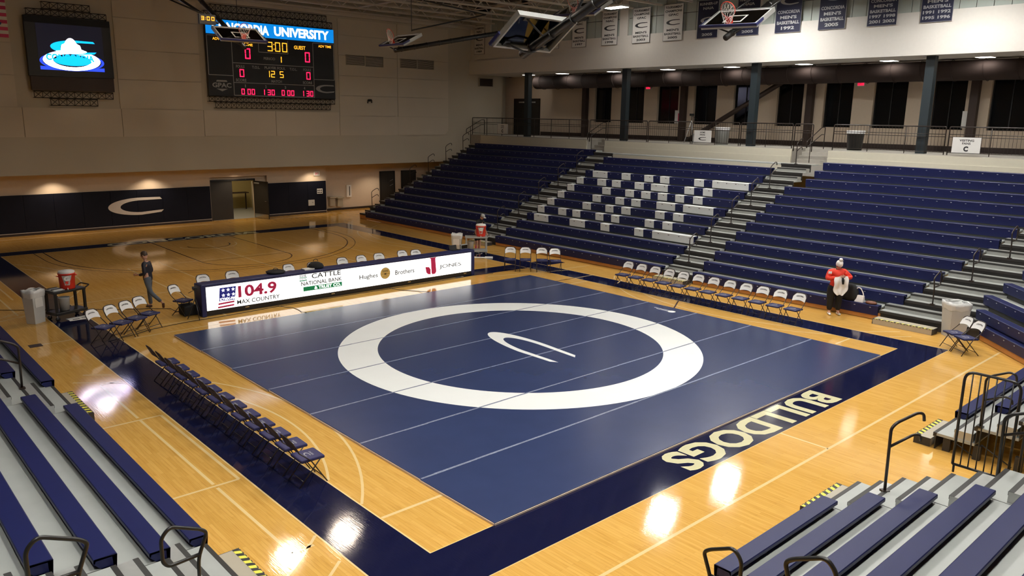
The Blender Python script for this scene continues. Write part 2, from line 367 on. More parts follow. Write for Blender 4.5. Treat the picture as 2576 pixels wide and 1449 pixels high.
lo.box((-14,YL,0),(10.83,YL+.2,ZO)); lo.box((14.08,YL,0),(17.8,YL+.2,ZO)); lo.box((10.83,YL,2.35),(14.08,YL+.2,ZO)); lo.box((10.83,YL+.2,0),(12.12,YL+.3,2.35)); lo.box((13.35,YL+.2,0),(14.08,YL+.3,2.35)); lo.box((12.12,YL+.2,2.12),(13.35,YL+.3,2.35))
lo.box((17.7,YL+.2,0),(17.8,35.5,ZO)); 
struct(lo, 'wall_far_lower', M['warm'])
lo = MB(); lo.box((17.8,35.3,0),(31.9,35.5,ZO+1.5)); struct(lo, 'wall_far_right_lower', M['warm'])
lo = MB(); lo.box((-14,YU+.35,ZO),(31.9,35.5,ZO+.1)); struct(lo, 'trim_overhang_soffit', M['warm'])
MB().box((17.85,35.24,0),(31,35.298,.12)).build('baseboard_far', M['baseb'], kind='structure')
# right side: parapet, deck, corridor wall, soffit, fascia
XP, XW, ZD, ZS = 28.0, 31.9, 4.6, 8.43
dk = MB(); dk.box((XP,22.95,3.4),(XW,YU,ZD)); dk.box((XP+1.2,21.6,3.4),(XW,22.95,ZD)); dk.box((XP,10.4,3.4),(XW,21.6,ZD)); dk.box((XP+1.2,8.68,3.4),(XW,10.4,ZD)); dk.box((XP,-14,3.4),(XW,8.68,ZD))
struct(dk, 'floor_concourse', M['concrete'])
for i,(a,b) in enumerate(((8.68,10.4),(21.6,22.95))):
    st = MB()
    for k in range(4): st.box((XP+.3*k,a,3.4),(XP+1.2,b,3.96+.16*(k)))
    struct(st, 'trim_concourse_steps_%d'%(i+1), M['concrete'])
pp = MB(); 
for a,b in ((22.95,32.35),(10.4,21.6),(-14,8.68)): pp.box((XP-.06,a,3.3),(XP-.002,b,4.56)); pp.box((XP-.09,a,3.3),(XP-.06,b,4.25))
struct(pp, 'wall_concourse_front', M['parapet'])
# corridor wall with windows
WY = [(24.66,26.03),(22.15,23.48),(19.69,21.17),(17.18,18.65),(14.8,16.13),(12.18,13.6),(9.68,11.1),(7.19,8.7),(4.74,6.1),(2.26,3.8),(-.2,1.3),(-2.7,-1.2)]
cw = MB(); ys = sorted([v for w_ in WY for v in w_]); ed = [-14]+ys+[YU+1]
for i in range(0, len(ed), 2): cw.box((XW,ed[i],ZD-.2),(XW+.3,ed[i+1],ZS))
for a,b in WY: cw.box((XW,a,ZD-.2),(XW+.3,b,5.55)); cw.box((XW,a,7.68),(XW+.3,b,ZS))
struct(cw, 'wall_concourse', M['warm'])
for i,(a,b) in enumerate(sorted(WY, reverse=True)):
    g = MB(); g.box((XW+.2,a,5.55),(XW+.22,b,7.68)); w_ = g.build('window_%d'%(i+1), M['dglass'], kind='structure')
    f = MB(); f.box((XW+.17,a,5.55),(XW+.2,a+.05,7.68)); f.box((XW+.17,b-.05,5.55),(XW+.2,b,7.68)); f.box((XW+.17,a,7.63),(XW+.2,b,7.68)); f.box((XW+.17,(a+b)/2-.02,5.6),(XW+.2,(a+b)/2+.02,7.63))
    f.build('window_frame', M['black'], w_); MB().box((XW-.02,a-.02,5.51),(XW+.2,b+.02,5.55)).build('window_sill', M['warm'], w_)
MB().box((XW-.02,-14,ZD),(XW-.001,30.8,ZD+.24)).build('baseboard_concourse', M['baseb'], kind='structure')
so = MB().box((27.86,-14,ZS),(XW+.4,YU,ZS+.12)); struct(so, 'ceiling_concourse', M['white'])
fa = MB(); fa.box((27.86,-14,ZS+.12),(28.3,YU,9.29)); struct(fa, 'trim_fascia', M['white'])
CY = [28.4,20.65,12.8,5.0,-2.7]
fa = MB(); fa.box((28.0,-14,9.29),(28.3,YU,10.1))
for c in CY: fa.box((28.0,c-.28,10.1),(28.3,c+.28,12.6))
fa.box((28.0,31.5,10.1),(28.3,YU,12.6)); fa.box((28.0,-14,12.2),(28.3,YU,12.6))
wall_r = struct(fa, 'wall_right', M['white'])
kp = MB(); e = [31.5]+[v for c in CY for v in (c+.28,c-.28)]+[-14]
for i in range(0,len(e),2):
    a,b = e[i+1], e[i]; n = max(1,int(round((b-a)/.62)))
    for k in range(n):
        for z0,z1 in ((10.1,10.95),(10.97,12.2)): kp.box((28.08,a+(b-a)*k/n+.012,z0+.01),(28.12,a+(b-a)*(k+1)/n-.012,z1))
struct(kp, 'window_clerestory', M['kal'], wall_r); struct(MB().box((28.13,-14,10.1),(28.16,31.5,12.2)), 'window_clerestory_backing', M['brown'], wall_r)
struct(MB().box((-14.2,-14,0),(-14,36,12.6)), 'wall_left', M['cream']); struct(MB().box((-14,-14.2,0),(33,-14,12.6)), 'wall_near', M['cream'])
struct(MB().box((32.3,-14,0),(32.5,36.6,4.4)), 'wall_right_lower', M['cream'])
# ceiling with joists
cei = struct(MB().box((-14,-14,12.6),(33,36,12.75)), 'ceiling', M['roof'])
yy = 33.0; jn = 0
while yy > 12.0:
    j = MB(); zb, zt = 11.4, 12.45; x0, x1 = -8, 28.0
    j.box((x0,yy-.05,zb),(x1,yy+.05,zb+.09)); j.box((x0,yy-.05,zt),(x1,yy+.05,zt+.09))
    n = 30; dx = (x1-x0)/n
    for k in range(n):
        a = (x0+k*dx, yy, zb+.05 if k%2 else zt+.05); b = (x0+(k+1)*dx, yy, zt+.05 if k%2 else zb+.05); j.tube([a,b], .032, 5)
    j.build('roof_joist', M['joist'], cei, 'structure'); yy -= 1.85; jn += 1
for xx in (14.0,19.0,24.0): MB().box((xx-.03,11.5,11.62),(xx+.03,33.3,11.68)).build('joist_bridging', M['joist'], cei, 'structure')
struct(MB().box((-14,YU-.22,11.22),(28.0,YU-.001,11.42)), 'trim_ceiling_ledge', M['joist'])
# doors
d1 = struct(MB().box((10.9,YL+.14,0),(12.1,YL+.19,2.1)), 'door_1', M['door'])
MB().box((10.83,YL+.1,0),(10.9,YL+.2,2.17)).box((10.83,YL+.1,2.1),(13.42,YL+.2,2.2)).box((13.35,YL+.1,0),(13.42,YL+.2,2.2)).build('door_frame', M['black'], d1)
d2 = bpy.data.objects.new('door_2', None); COL.objects.link(d2); d2.location = (13.34,YL+.12,0); d2.rotation_euler = (0,0,math.radians(-76)); d2['kind'] = 'structure'
MB().box((0,-.025,.012),(1.2,.025,2.08)).build('door_leaf', M['door'], d2)
MB().box((.02,-.033,.02),(1.18,-.0252,.26)).build('kick_plate', M['chrome'], d2); MB().box((.1,-.06,1.93),(.5,-.0252,2.0)).build('door_closer', M['grey'], d2)
MB().tube([(1.1,-.03,1.0),(1.1,-.09,1.0),(.98,-.09,1.0)], .014).build('door_handle', M['chrome'], d2)
for i,(a,b) in enumerate(((22.05,23.05),(23.7,24.7))):
    d3 = struct(MB().box((a,35.2,0),(b,35.29,2.2)), 'door_%d'%(3+i), M['door'])
    MB().box((a-.06,35.18,0),(a,35.29,2.26)).box((b,35.18,0),(b+.06,35.29,2.26)).box((a-.06,35.18,2.2),(b+.06,35.29,2.26)).build('door_frame', M['black'], d3)
    if i==0:
        MB().tube([(b-.35,35.17,1.62),(b-.1,35.17,1.72)], .008,5).tube([(b-.35,35.17,1.32),(b-.1,35.17,1.42)], .008,5).build('push_bar', M['grey'], d3)
d5 = struct(MB().box((XW-.06,30.95,ZD),(XW-.001,33.35,6.93)), 'door_5', M['door'])
MB().box((XW-.08,30.88,ZD),(XW-.001,30.95,7.0)).box((XW-.08,33.35,ZD),(XW-.001,33.42,7.0)).box((XW-.08,30.88,6.93),(XW-.001,33.42,7.0)).build('door_frame', M['black'], d5)
MB().box((XW-.1,31.3,6.72),(XW-.06,31.8,6.8)).box((XW-.1,32.4,6.72),(XW-.06,32.9,6.8)).build('door_closer', M['grey'], d5)
# room behind the open door
rm = MB(); rm.box((11.0,39.5,0),(16.5,39.6,2.8)); rm.box((11.0,34.9,0),(11.1,39.5,2.8)); rm.box((16.4,34.9,0),(16.5,39.5,2.8)); rm.box((11.0,34.9,2.7),(16.5,39.5,2.8)); rm.box((11.0,34.9,.0),(12.1,34.95,2.7)); rm.box((13.4,34.9,0),(16.5,34.95,2.7))
struct(rm, 'wall_back_room', M['yellow']); struct(MB().box((11.0,34.72,-.05),(16.5,39.5,.006)), 'floor_back_room', M['grey'])
t = thing('ceiling_light', 'square warm lamp on ceiling of the room behind the open door', 'light', (13.6,37.2,2.7)); MB().box((-.6,-.3,-.06),(.6,.3,-.001)).build('diffuser', M['E_room'], t); MB().box((-.63,-.33,-.03),(-.6,.33,-.001)).box((.6,-.33,-.03),(.63,.33,-.001)).build('frame', M['whitep'], t)
t = thing('work_bench', 'brown bench table by yellow wall seen through the open door', 'table', (14.15,38.9,0)); MB().box((-.9,-.3,1.0),(.6,.2,1.05)).build('bench_top', M['brown'], t)
for sx in (-.8,.5): MB().box((sx-.03,-.05,0.006),(sx+.03,.0,1.0)).build('leg', M['brown'], t)
t = thing('storage_cabinet', 'beige storage cabinet standing behind the open door', 'cabinet', (15.1,37.6,0.006)); MB().bbox((-.45,-.4,0),(.3,.4,1.75),.02).build('body', M['fridge'], t); MB().box((-.46,-.38,.05),(-.452,-.01,1.7)).build('door', M['tan'], t); MB().box((-.46,.01,.05),(-.452,.38,1.7)).build('door', M['tan'], t)

# ================================================================ COLUMNS, BRACE, DUCT
for i,c in enumerate(CY[:4]):
    t = MB(); X=28.42
    t.box((X-.16,c-.17,0),(X-.13,c+.17,ZS)).box((X+.13,c-.17,0),(X+.16,c+.17,ZS)).box((X-.13,c-.02,0),(X+.13,c+.02,ZS)).box((X-.12,c-.165,ZD-.05),(X+.12,c+.165,ZS))
    o = t.build('steel_column', M['column'])
    lab(o, 'dark teal steel column on concourse, %s from the far wall, carrying the white fascia' % ORD[i], 'column', 'concourse columns')
for i,c in enumerate((26.68,19.22,11.72,4.35)):
    o = MB().box((XW-.3,c-.16,ZD),(XW-.021,c+.16,ZS)).build('wall_post', M['brown']); lab(o, 'dark brown steel post against concourse wall between windows, %s from the far end' % ORD[i], 'post', 'wall posts')
o = MB().tube([(31.35,18.6,ZD+.02),(31.35,12.1,ZS-.2)], .13, 4).build('diagonal_brace', M['brown']); lab(o, 'dark diagonal steel brace crossing the concourse wall windows', 'brace')
t = thing('air_duct', 'long round brown air duct under the concourse ceiling', 'duct', (30.6,0,7.96))
o = MB().tube([(0,29.9,0),(0,-13.5,0)], .41, 24); o.build('duct_tube', M['duct'], t)
for k in range(24):
    y = 29.3-k*1.22
    MB().tube([(.44*math.cos(a), y+.08*math.sin(a), .44*math.sin(a)) for a in [2*PI*q/20 for q in range(20)]], .012, 4, closed=True).build('duct_seam', M['duct'], t)
# ================================================================ LIGHTS
hb0 = None
HB = [(6.7,18.6,'E_dim'),(9.25,18.7,'E_dim'),(26.05,19.55,'E_vis'),(20.5,10.95,'E_mid'),(25.4,10.9,'E_mid'),(20.9,4.0,'E_mid'),(25.3,3.2,'E_mid'),(13.5,2.5,'E_light'),(6.2,2.5,'E_light'),(-1.5,2.0,'E_light'),(9.5,-5,'E_light'),(17,-5,'E_light'),(1.5,-5,'E_light'),(-6,-3,'E_light')]  # last E_mid lamp is added, out of view, to brighten the right fascia
for i,(x,y,em) in enumerate(HB):
    t = thing('high_bay_light', 'high bay light hanging under the roof joists, %s from the far left' % (ORD[i] if i<13 else 'fourteenth'), 'light', (x,y,11.25), group='high bay lights')
    MB().box((-.32,-.62,.0),(.32,.62,.09)).build('housing', M['whitep'], t); MB().box((-.28,-.58,-.02),(.28,.58,-.001)).build('diffuser', M[em], t)
    if em not in ('E_vis', 'E_dim'):
        zs = -.26 if x < 5 else -.13
        MB().box((-.335,-.635,zs),(-.32,.635,.09)).box((.32,-.635,zs),(.335,.635,.09)).box((-.32,-.635,zs),(.32,-.62,.09)).box((-.32,.62,zs),(.32,.635,.09)).build('light_cutoff_skirt', M['whitep'], t)  # added skirts, out of view, block grazing light on walls and seat faces
    MB().tube([(0,-.4,.09),(0,-.4,1.2)], .008,5).build('hanger', M['dark'], t); MB().tube([(0,.4,.09),(0,.4,1.2)], .008,5).build('hanger', M['dark'], t)
for i,y in enumerate((29.9,26.9,22.8,19.0,15.05,11.2,7.3,3.55,-.3,-4.2)):
    t = thing('ceiling_light', 'lit square panel light in the concourse ceiling, %s from the far end' % ORD[i], 'light', (29.85,y,ZS), group='concourse panel lights')
    MB().box((-.31,-.31,-.03),(.31,.31,-.001)).build('frame', M['whitep'], t); MB().box((-.28,-.28,-.036),(.28,.28,-.0301)).build('diffuser', M['E_soffit'], t)
for i,x in enumerate((-1.2,3.3,7.7,12.2,16.8,21.3)):
    t = thing('downlight', 'small round downlight in the overhang above the wall pads, %s from the left' % ORD[i], 'light', (x,33.9,ZO), group='overhang downlights')
    ring(MB(), (0,0), .07, .10, -.004, 20).build('trim_ring', M['whitep'], t)
    la = bpy.data.lights.new('downlight_lamp', 'SPOT'); la.energy = 170; la.color = (1.,.78,.55); la.spot_size = math.radians(125); la.spot_blend = .6; la.shadow_soft_size = .12
    lo_ = bpy.data.objects.new('downlight_lamp', la); COL.objects.link(lo_); lo_.parent = t; lo_.location = (0,0,-.02)
# ================================================================ BLEACHERS
def seat_prof(d0, zt, sk=.235):
    return [(d0,zt-.014),(d0+.014,zt),(d0+.238,zt),(d0+.246,zt-.012),(d0+.246,zt-.055),(d0+.228,zt-.055),(d0+.222,zt-.028),(d0+.052,zt-.028),(d0+.045,zt-sk),(d0+.02,zt-sk)]
def end_prof(d0, zt): return [(d0+.001,zt-.015),(d0+.237,zt-.002),(d0+.245,zt-.054),(d0+.205,zt-.10),(d0+.11,zt-.2),(d0+.05,zt-.234),(d0+.021,zt-.234)]
def bleacher(label, loc, rz, rows, group, dx=.664, dz=.31, z0=.44, brackets=True, plates=True, board=None, white=None, deck_ext=None, sk=.235, zoff=.13, dpos=None, rm='riser'):
    """rows: list of (k, u0, u1) seat span along local x; deck_ext(k)->(u0,u1)"""
    t = thing('bleacher_section', label, 'bleacher', loc, rz, group)
    for k,u0,u1 in rows:
        zt = z0+dz*k; d0 = dpos[k] if dpos else dx*k; zd = zt-zoff; dn = (dpos[k+1]-dpos[k]) if dpos else dx
        a0,a1 = deck_ext(k) if deck_ext else (u0,u1)
        s = MB(); s.prism(seat_prof(d0,zt,sk), (u0,u1), 0)
        s.prism(end_prof(d0,zt), (u0,u0+.03), 0).prism(end_prof(d0,zt), (u1-.03,u1), 0)
        so_ = s.build('seat_plank', M['seat'], t)
        if plates:
            pl = MB(); n = int((u1-u0)/.457)
            for q in range(n):
                x = u0+(q+.5)*(u1-u0)/n
                T = Matrix.Translation((x, d0+.0035, zt-.075))
                pl.box((-.022,-.006,-.009),(.022,.004,.009), T)
            pl.build('number_plates', M['plate'], so_, 'stuff')
        if white and k in white:
            for (w0,w1) in white[k]:
                w = MB(); pr = [(d0-.006,zt-.012),(d0+.01,zt+.005),(d0+.24,zt+.005),(d0+.24,zt+.0005),(d0+.014,zt+.0005),(d0-.0005,zt-.014),(d0+.019,zt-sk-.002),(d0+.012,zt-sk-.002)]
                w.prism(pr, (w0,w1), 0); wo = w.build('white_seat_cover', M['white_seat'], so_); wo['label'] = 'white seat cover'
                n = max(1,int(round((w1-w0)/.47)))
                for q in range(n):
                    x = w0+(q+.62)*(w1-w0)/n; MB().box((x-.03,d0-.004,zt-.085),(x+.03,d0+.006,zt-.06)).build('number_plate', M['dark'], wo)
        d = MB(); d.box((a0,d0+.06,zd-.05),(a1,d0+dn+.07,zd)); d.build('footboard', M['deck'], t)
        r = MB(); r.box((a0,d0+.075,zd-dz+.001),(a1,d0+.095,zd-.051)); r.box((a0,d0+.055,zd-.06),(a1,d0+.0599,zd-.002))
        x = a0+.4
        while brackets and x < a1-.1:
            if u0 < x < u1: r.box((x-.04,d0+.07,zd+.0005),(x+.04,d0+.2,zt-.03))
            x += 1.5
        r.build('riser', M[rm], t)
    if board:
        MB().box((board[0],.045,.015),(board[1],.07,.225)).build('kickboard', M['kick'], t)
    return t
def aisle(label, loc, rz, ks, u0, u1, hazard_step=True, dx=.664, dz=.31, z0=.44, span=None, step=True):
    t = thing('bleacher_aisle', label, 'stairs', loc, rz, 'aisle steps through the bleachers')
    for k in ks:
        zd = z0-.13+dz*k; d0 = dx*k; a,b = span(k) if span else (u0,u1)
        MB().box((a,d0+.09,zd-.05),(b,d0+dx+.07,zd)).build('tread', M['deck'], t)
        MB().box((a,d0+.03,zd-.07),(b,d0+.0899,zd+.004)).box((a,d0+.07,zd-dz+.001),(b,d0+.085,zd-.071)).build('nosing', M['dark'], t)
        if step and k < max(ks):
            c = MB(); c.box((a+.02,d0+dx-.28,zd+.001),(b-.02,d0+dx+.025,zd+.15)); so_ = c.build('step_box', M['alu'], t)
            MB().box((a+.02,d0+dx-.285,zd+.10),(b-.02,d0+dx-.2801,zd+.15)).box((a+.02,d0+dx-.28,zd+.1502),(b-.02,d0+dx-.22,zd+.153)).build('step_edge', M['riser'], so_)
    return t
def hazard_box(label, loc, rz, L, Wd=.3, H=.16):
    t = thing('front_step', label, 'step', loc, rz, 'loose front steps with hazard stripes')
    MB().box((0,0,0.001),(L,Wd,H)).build('step_body', M['tan'], t); MB().box((.0,.005,H),(L,.085,H+.004)).build('hazard_strip', M['hazard'], t)
    n = int(L/.085); e = MB()
    for i in range(n): e.box((L*(i+.1)/n,-.006,H-.012),(L*(i+.55)/n,.004,H+.006))
    e.build('strip_teeth', M['dark'], t); MB().box((-.01,-.01,0.001),(0,Wd,H)).build('end_plate', M['dark'], t); MB().box((L,-.01,.001),(L+.01,Wd,H)).build('end_plate', M['dark'], t)
    return t
OX = 17.83
RZ_R, RZ_L, RZ_N, RZ_D = -PI/2, PI/2, PI, math.radians(-135)
# right bank: local x -> world -y. origin at (OX, 0, 0): local x = -y
RE = [1.67,1.22,.96,.69,.39,.12,-.15,-.42,-.69,-.96,-1.23,-1.5,-1.77]
# white covers (world y spans)
WH = {9:[(17.73,18.69),(16.28,16.83),(14.93,15.45),(14.01,14.53),(12.15,12.66),(9.94,11.72)],8:[(18.69,19.15),(17.22,17.78),(16.31,16.85),(14.93,15.47),(13.58,14.52),(12.18,12.68),(11.24,11.72)],
7:[(18.68,19.15),(16.34,16.86),(14.95,15.46),(14.01,14.53),(13.1,13.6),(12.2,12.66),(11.26,11.74)],6:[(18.7,19.15),(16.35,16.86),(14.96,15.47),(14.02,14.54),(12.16,13.14),(10.26,11.75)],
5:[(18.71,19.18),(16.35,16.87),(15.0,15.47),(14.02,14.54),(12.19,12.68),(11.23,11.75)],4:[(18.7,19.15),(17.26,17.78),(16.38,16.87),(14.99,15.46),(14.08,14.54),(12.21,12.69),(11.27,11.77)],3:[(17.76,18.71),(15.47,16.4),(14.05,14.55),(12.22,12.69),(9.75,11.76)]}
wl = {k:[(-b,-a) for a,b in v] for k,v in WH.items()}
bl_far = bleacher('dark navy bleacher section on the right nearest the far wall, in shade', (OX,0,0), RZ_R, [(k,-30.34,-20.52) for k in range(13)], 'right side bleacher sections', board=(-31,-20.5), sk=.30, zoff=.06, rm='riser_g')
bl_mid = bleacher('middle right bleacher section with white seat covers among the navy seats', (OX,0,0), RZ_R, [(k,-19.19,-9.71) for k in range(12)], 'right side bleacher sections', board=(-19.2,-9.7), white=wl, sk=.30, zoff=.06, rm='riser_g')
bl_rgt = bleacher('long navy bleacher section behind the woman in red, right of the middle aisle', (OX,0,0), RZ_R, [(k,-(8.32 if k<10 else 7.79),-RE[k]) for k in range(13)], 'right side bleacher sections', board=(-8.32,-1.6), sk=.30, zoff=.06, rm='riser_g')
MB().box((-19.19,12*.664+.06,3.98),(-9.71,12*.664+.9,4.02)).build('rear_footboard', M['deck'], bl_mid)
aisle('grey aisle steps at the far wall end of the right bleachers', (OX,0,0), RZ_R, range(13), -31.0, -30.36)
aisle('grey aisle steps between the dark far section and the white checkered section', (OX,0,0), RZ_R, range(13), -20.5, -19.21)
aisle('grey aisle steps between the white checkered section and the long navy section', (OX,0,0), RZ_R, range(13), -9.69, -8.34)
bl_d = aisle('grey corner aisle steps right of the long navy section beside the corner bleachers', (OX,0,0), RZ_R, range(13), 0, 1, span=lambda k:(-RE[k]+.02, 1.55+.30*k))
hazard_box('hazard striped front step at the right corner aisle near the grey bin', (17.35,1.59,0), RZ_R, 1.66, .4)
hazard_box('hazard striped front step behind the right row of chairs', (17.30,9.69,0), RZ_R, 1.35, .4)
hazard_box('hazard striped front step behind the far cooler cart', (17.30,20.45,0), RZ_R, 1.2, .4)
# corner bleachers (45 degrees)
DO = Vector((17.17,-1.74,0))
ux = Vector((-.7313,-.682,0)); rz_d = math.atan2(ux.y, ux.x)
bleacher('angled corner bleacher section at the right edge behind the two chairs', tuple(DO), rz_d, [(k,(-.95,-1.5,-2.0,-2.25,-2.6,-2.9)[k],2.6+.35*k) for k in range(6)], None, dz=.315, z0=.43, board=(-1.3,3.2), sk=.27, zoff=.10, dpos=[0,.12,.52,1.14,1.80,2.46,3.1], deck_ext=lambda k:((-.95,-1.5,-2.05,-2.3,-2.65,-2.95)[k],2.6+.35*k))
# left bank
LX = -2.36
LE = [1.70,1.11,.79,.50,.2,-.1,-.4,-.7]
bleacher('near left bleacher section with navy seats in the left foreground', (LX,0,0), RZ_L, [(k,LE[k],7.98) for k in range(8)], 'left side bleacher sections', dx=.66, dz=.325, board=(1.7,7.98), plates=False, deck_ext=lambda k:(LE[k]-.0,7.98))
bleacher('left bleacher section beyond the first aisle, cut off by the left edge', (LX,0,0), RZ_L, [(k,9.72,22) for k in range(6)], 'left side bleacher sections', dx=.66, dz=.325, board=(9.72,22), plates=False)
aisle('aisle steps between the two left bleacher sections', (LX,0,0), RZ_L, range(8), 8.0, 9.70, dx=.66, dz=.325)
aisle('corner aisle steps at the bottom left below the left foreground seats', (LX,0,0), RZ_L, range(8), 0,1, dx=.66, dz=.325, span=lambda k:(-.1-.66*k, LE[k]-.02))
hazard_box('hazard striped front step at the bottom left corner aisle', (-2.03,.15,0), RZ_L, 1.4, .3)
hazard_box('hazard striped front step between the left bleacher sections', (-2.10,8.02,0), RZ_L, 1.55, .3)
# near bank, local x -> -x
NY = -3.09
bleacher('near right foreground bleacher section with four navy seat rows', (0,NY,0), RZ_N, [(k,-4.89,-(2.1-.36*k)) for k in range(8)], 'near side bleacher sections', dx=.65, dz=.306, board=(-4.89,-2.1), plates=False)
aisle('aisle steps right of the near foreground bleacher section', (0,NY,0), RZ_N, range(8), -6.03, -4.91, dx=.65, dz=.306)
aisle('aisle steps beside the black guard rails at the right edge', (0,NY,0), RZ_N, range(7), -10.2, -9.1, dx=.65, dz=.306)
bleacher('short bleacher section behind the black guard rails at the right edge', (0,NY,0), RZ_N, [(k,-15.2,-10.22) for k in range(7)], 'near side bleacher sections', dx=.65, dz=.306, board=(-15.2,-10.22), plates=False)
hazard_box('hazard striped front step below the tall single hand rail', (6.03,-2.80,0), RZ_N, 1.16, .28)
hazard_box('hazard striped front step beside the black guard rails', (10.28,-2.80,0), RZ_N, 1.15, .28)
# dark legs and cover below the far near-side section
t = thing('bleacher_understructure', 'dark wheels and braces under the platform by the guard rails', 'frame', (9.15,-3.3,0))
for y in (-.05,-.55,-1.2): MB().box((-.02,y-.06,0),(.06,y+.06,.27)).build('wheel_leg', M['dark'], t)
MB().tube([(0.02,-.1,.24),(0.02,-.5,.04)], .012).tube([(0.02,-.6,.3),(0.02,-1.1,.04)], .012).build('brace', M['dark'], t)
o = MB().bbox((7.0,-5.7,0),(9.0,-4.9,.55),.12).build('folded_tarp', M['pad']); lab(o, 'dark blue folded cover lying on the floor behind the guard rails', 'cover')

# ================================================================ HANDRAILS
def f_rail(label, x, y, z, ang, group, h=.92, lo=.55, reach=.36, r=.019, m='rail'):
    t = thing('aisle_handrail', label, 'handrail', (x,y,z), ang, group)
    MB().tube(fillet([(0,0,0),(0,-.02,h-.06),(0,.06,h+.02),(0,reach-.03,h+.15),(0,reach+.07,h+.13),(0,reach+.09,h+.02)], .07), r, 8).build('upper_rail', M[m], t)
    MB().tube(fillet([(0,-.01,lo),(0,reach-.05,lo+.16),(0,reach+.06,lo+.14),(0,reach+.08,lo+.05)], .05), r*.9, 8).build('lower_rail', M[m], t)
    MB().box((-.05,-.05,0),(.05,.05,.03)).build('base_clamp', M[m], t)
    return t
def loop_rail(label, x, y, z, ang, group, h=.92, w=.42, r=.021, m='rail_b', tilt=.0):
    t = thing('aisle_handrail', label, 'handrail', (x,y,z), ang, group)
    MB().tube(fillet([(0,0,0),(0,-.01,h*.62),(0,-.12,h),(0,-.05,h+.06),(0,w-.1,h+.2),(0,w,h+.1),(0,w,h-.18),(0,w-.06,h-.25),(0,-.04,h*.68)], .09), r, 8).build('rail_loop', M[m], t)
    MB().box((-.06,-.05,0),(.06,.05,.03)).build('base_clamp', M[m], t)
    return t
def up(k): return OX+.664*k, .31*(k+1)
grp = 'right bleacher hand rails'
for n_,k in enumerate((1,3,5,7,9,12)):
    x,z = up(k); f_rail('thin dark aisle rail left of the long navy section, %s from the bottom' % ORD[n_], x+.06, 9.02, z-.005, RZ_R, grp)
for n_,k in enumerate((1,3,5,7,9)):
    x,z = up(k); f_rail('thin dark aisle rail between far section and white checkered section, %s from the bottom' % ORD[n_], x+.06, 19.85, z-.005, RZ_R, grp)
for n_,k in enumerate((1,5,7,9,11)):
    x,z = up(k); f_rail('thin brown hand rail by the far wall end of the bleachers, %s from the bottom' % ORD[n_], x+.06, 30.75, z-.005, RZ_R, grp, m='rail')
for n_,(k,y) in enumerate(((1,.42),(3,-.12),(5,-.66),(7,-1.2))):
    x,z = up(k); loop_rail('dark looped rail on the right corner aisle, %s from the bottom' % ORD[n_], x+.06, y, z-.005, RZ_R, grp, m='rail', h=.78)
loop_rail('black looped rail in the left foreground nearer the court', -3.02-.04, .10, .64, RZ_L, 'foreground loops', h=.72, w=.36)
loop_rail('black looped rail in the left foreground further up the seats', -4.34-.04, -.66, 1.29, RZ_L, 'foreground loops', h=.78, w=.36)
f_rail('brown double hook rail between the two left bleacher sections', -3.02-.06, 8.85, .64, RZ_L, 'foreground loops', h=.88, lo=.5, r=.022)
loop_rail('black looped rail at the lower left end of the near seats', .9, -3.75-.06, .62, RZ_N, 'foreground loops', h=.72, w=.33)
loop_rail('black looped rail cut off by the bottom edge beside the near seats', .1, -5.06-.06, 1.23, RZ_N, 'foreground loops', h=.92, w=.33)
f_rail('tall brown double hook rail standing on the near aisle steps', 5.38, -3.78, .60, math.radians(180+60), 'foreground loops', h=1.04, lo=.70, r=.022, reach=.42)
# guard rails of the opening
def guard(label, x, y0, z0, ny, h=1.35, slope=.47, n=8, group='black guard rails of the floor opening'):
    t = thing('guard_rail', label, 'railing', (x,y0,z0), 0, group)
    L = ny; P = lambda d,zz: (0,-d,zz)
    MB().tube(fillet([P(0,.12),P(0,h),P(L,h+slope*L*.35),P(L,.12+slope*L)], .14), .02, 8).build('outer_frame', M['rail_b'], t)
    MB().tube([P(0,.12),P(L,.12+slope*L)], .02, 8).build('bottom_rail', M['rail_b'], t)
    MB().tube([P(.02,0.0),P(.02,.12)], .016, 6).build('foot', M['rail_b'], t); MB().tube([P(L-.02,slope*L-.05),P(L-.02,.12+slope*L)], .016, 6).build('foot', M['rail_b'], t)
    for i in range(n):
        d = L*(i+1)/(n+1); MB().tube([P(d,.12+slope*d),P(d,h+slope*d*.35)], .0095, 6).build('baluster', M['rail_b'], t)
    return t
guard('brown black guard rail with vertical bars at the floor opening, the one fully in view', 6.08, -4.40, .93, .70, h=1.52, slope=0, n=6)
guard('black guard rail with vertical bars at the floor opening, cut by the right edge', 6.08, -5.22, .93, 1.2, h=1.52, slope=0, n=10)
f_rail('black double armed rail between the two barred guard rails', 6.0, -5.0, .92, math.radians(180), 'foreground loops', h=1.08, lo=.78, r=.023, reach=.4, m='rail_b')
f_rail('brown hooked rail attached beside the guard rails on the near aisle', 9.13, -3.85, .62, math.radians(180), 'foreground loops', h=.95, lo=.5, r=.02, reach=.35, m='rail_b')
o = MB().box((-.02,-.03,0),(.02,.03,1.9)).build('steel_post', M['dark']); o.location = (13.9,-4.2,.9); lab(o, 'dark vertical post at the right edge by the guard rails', 'post')

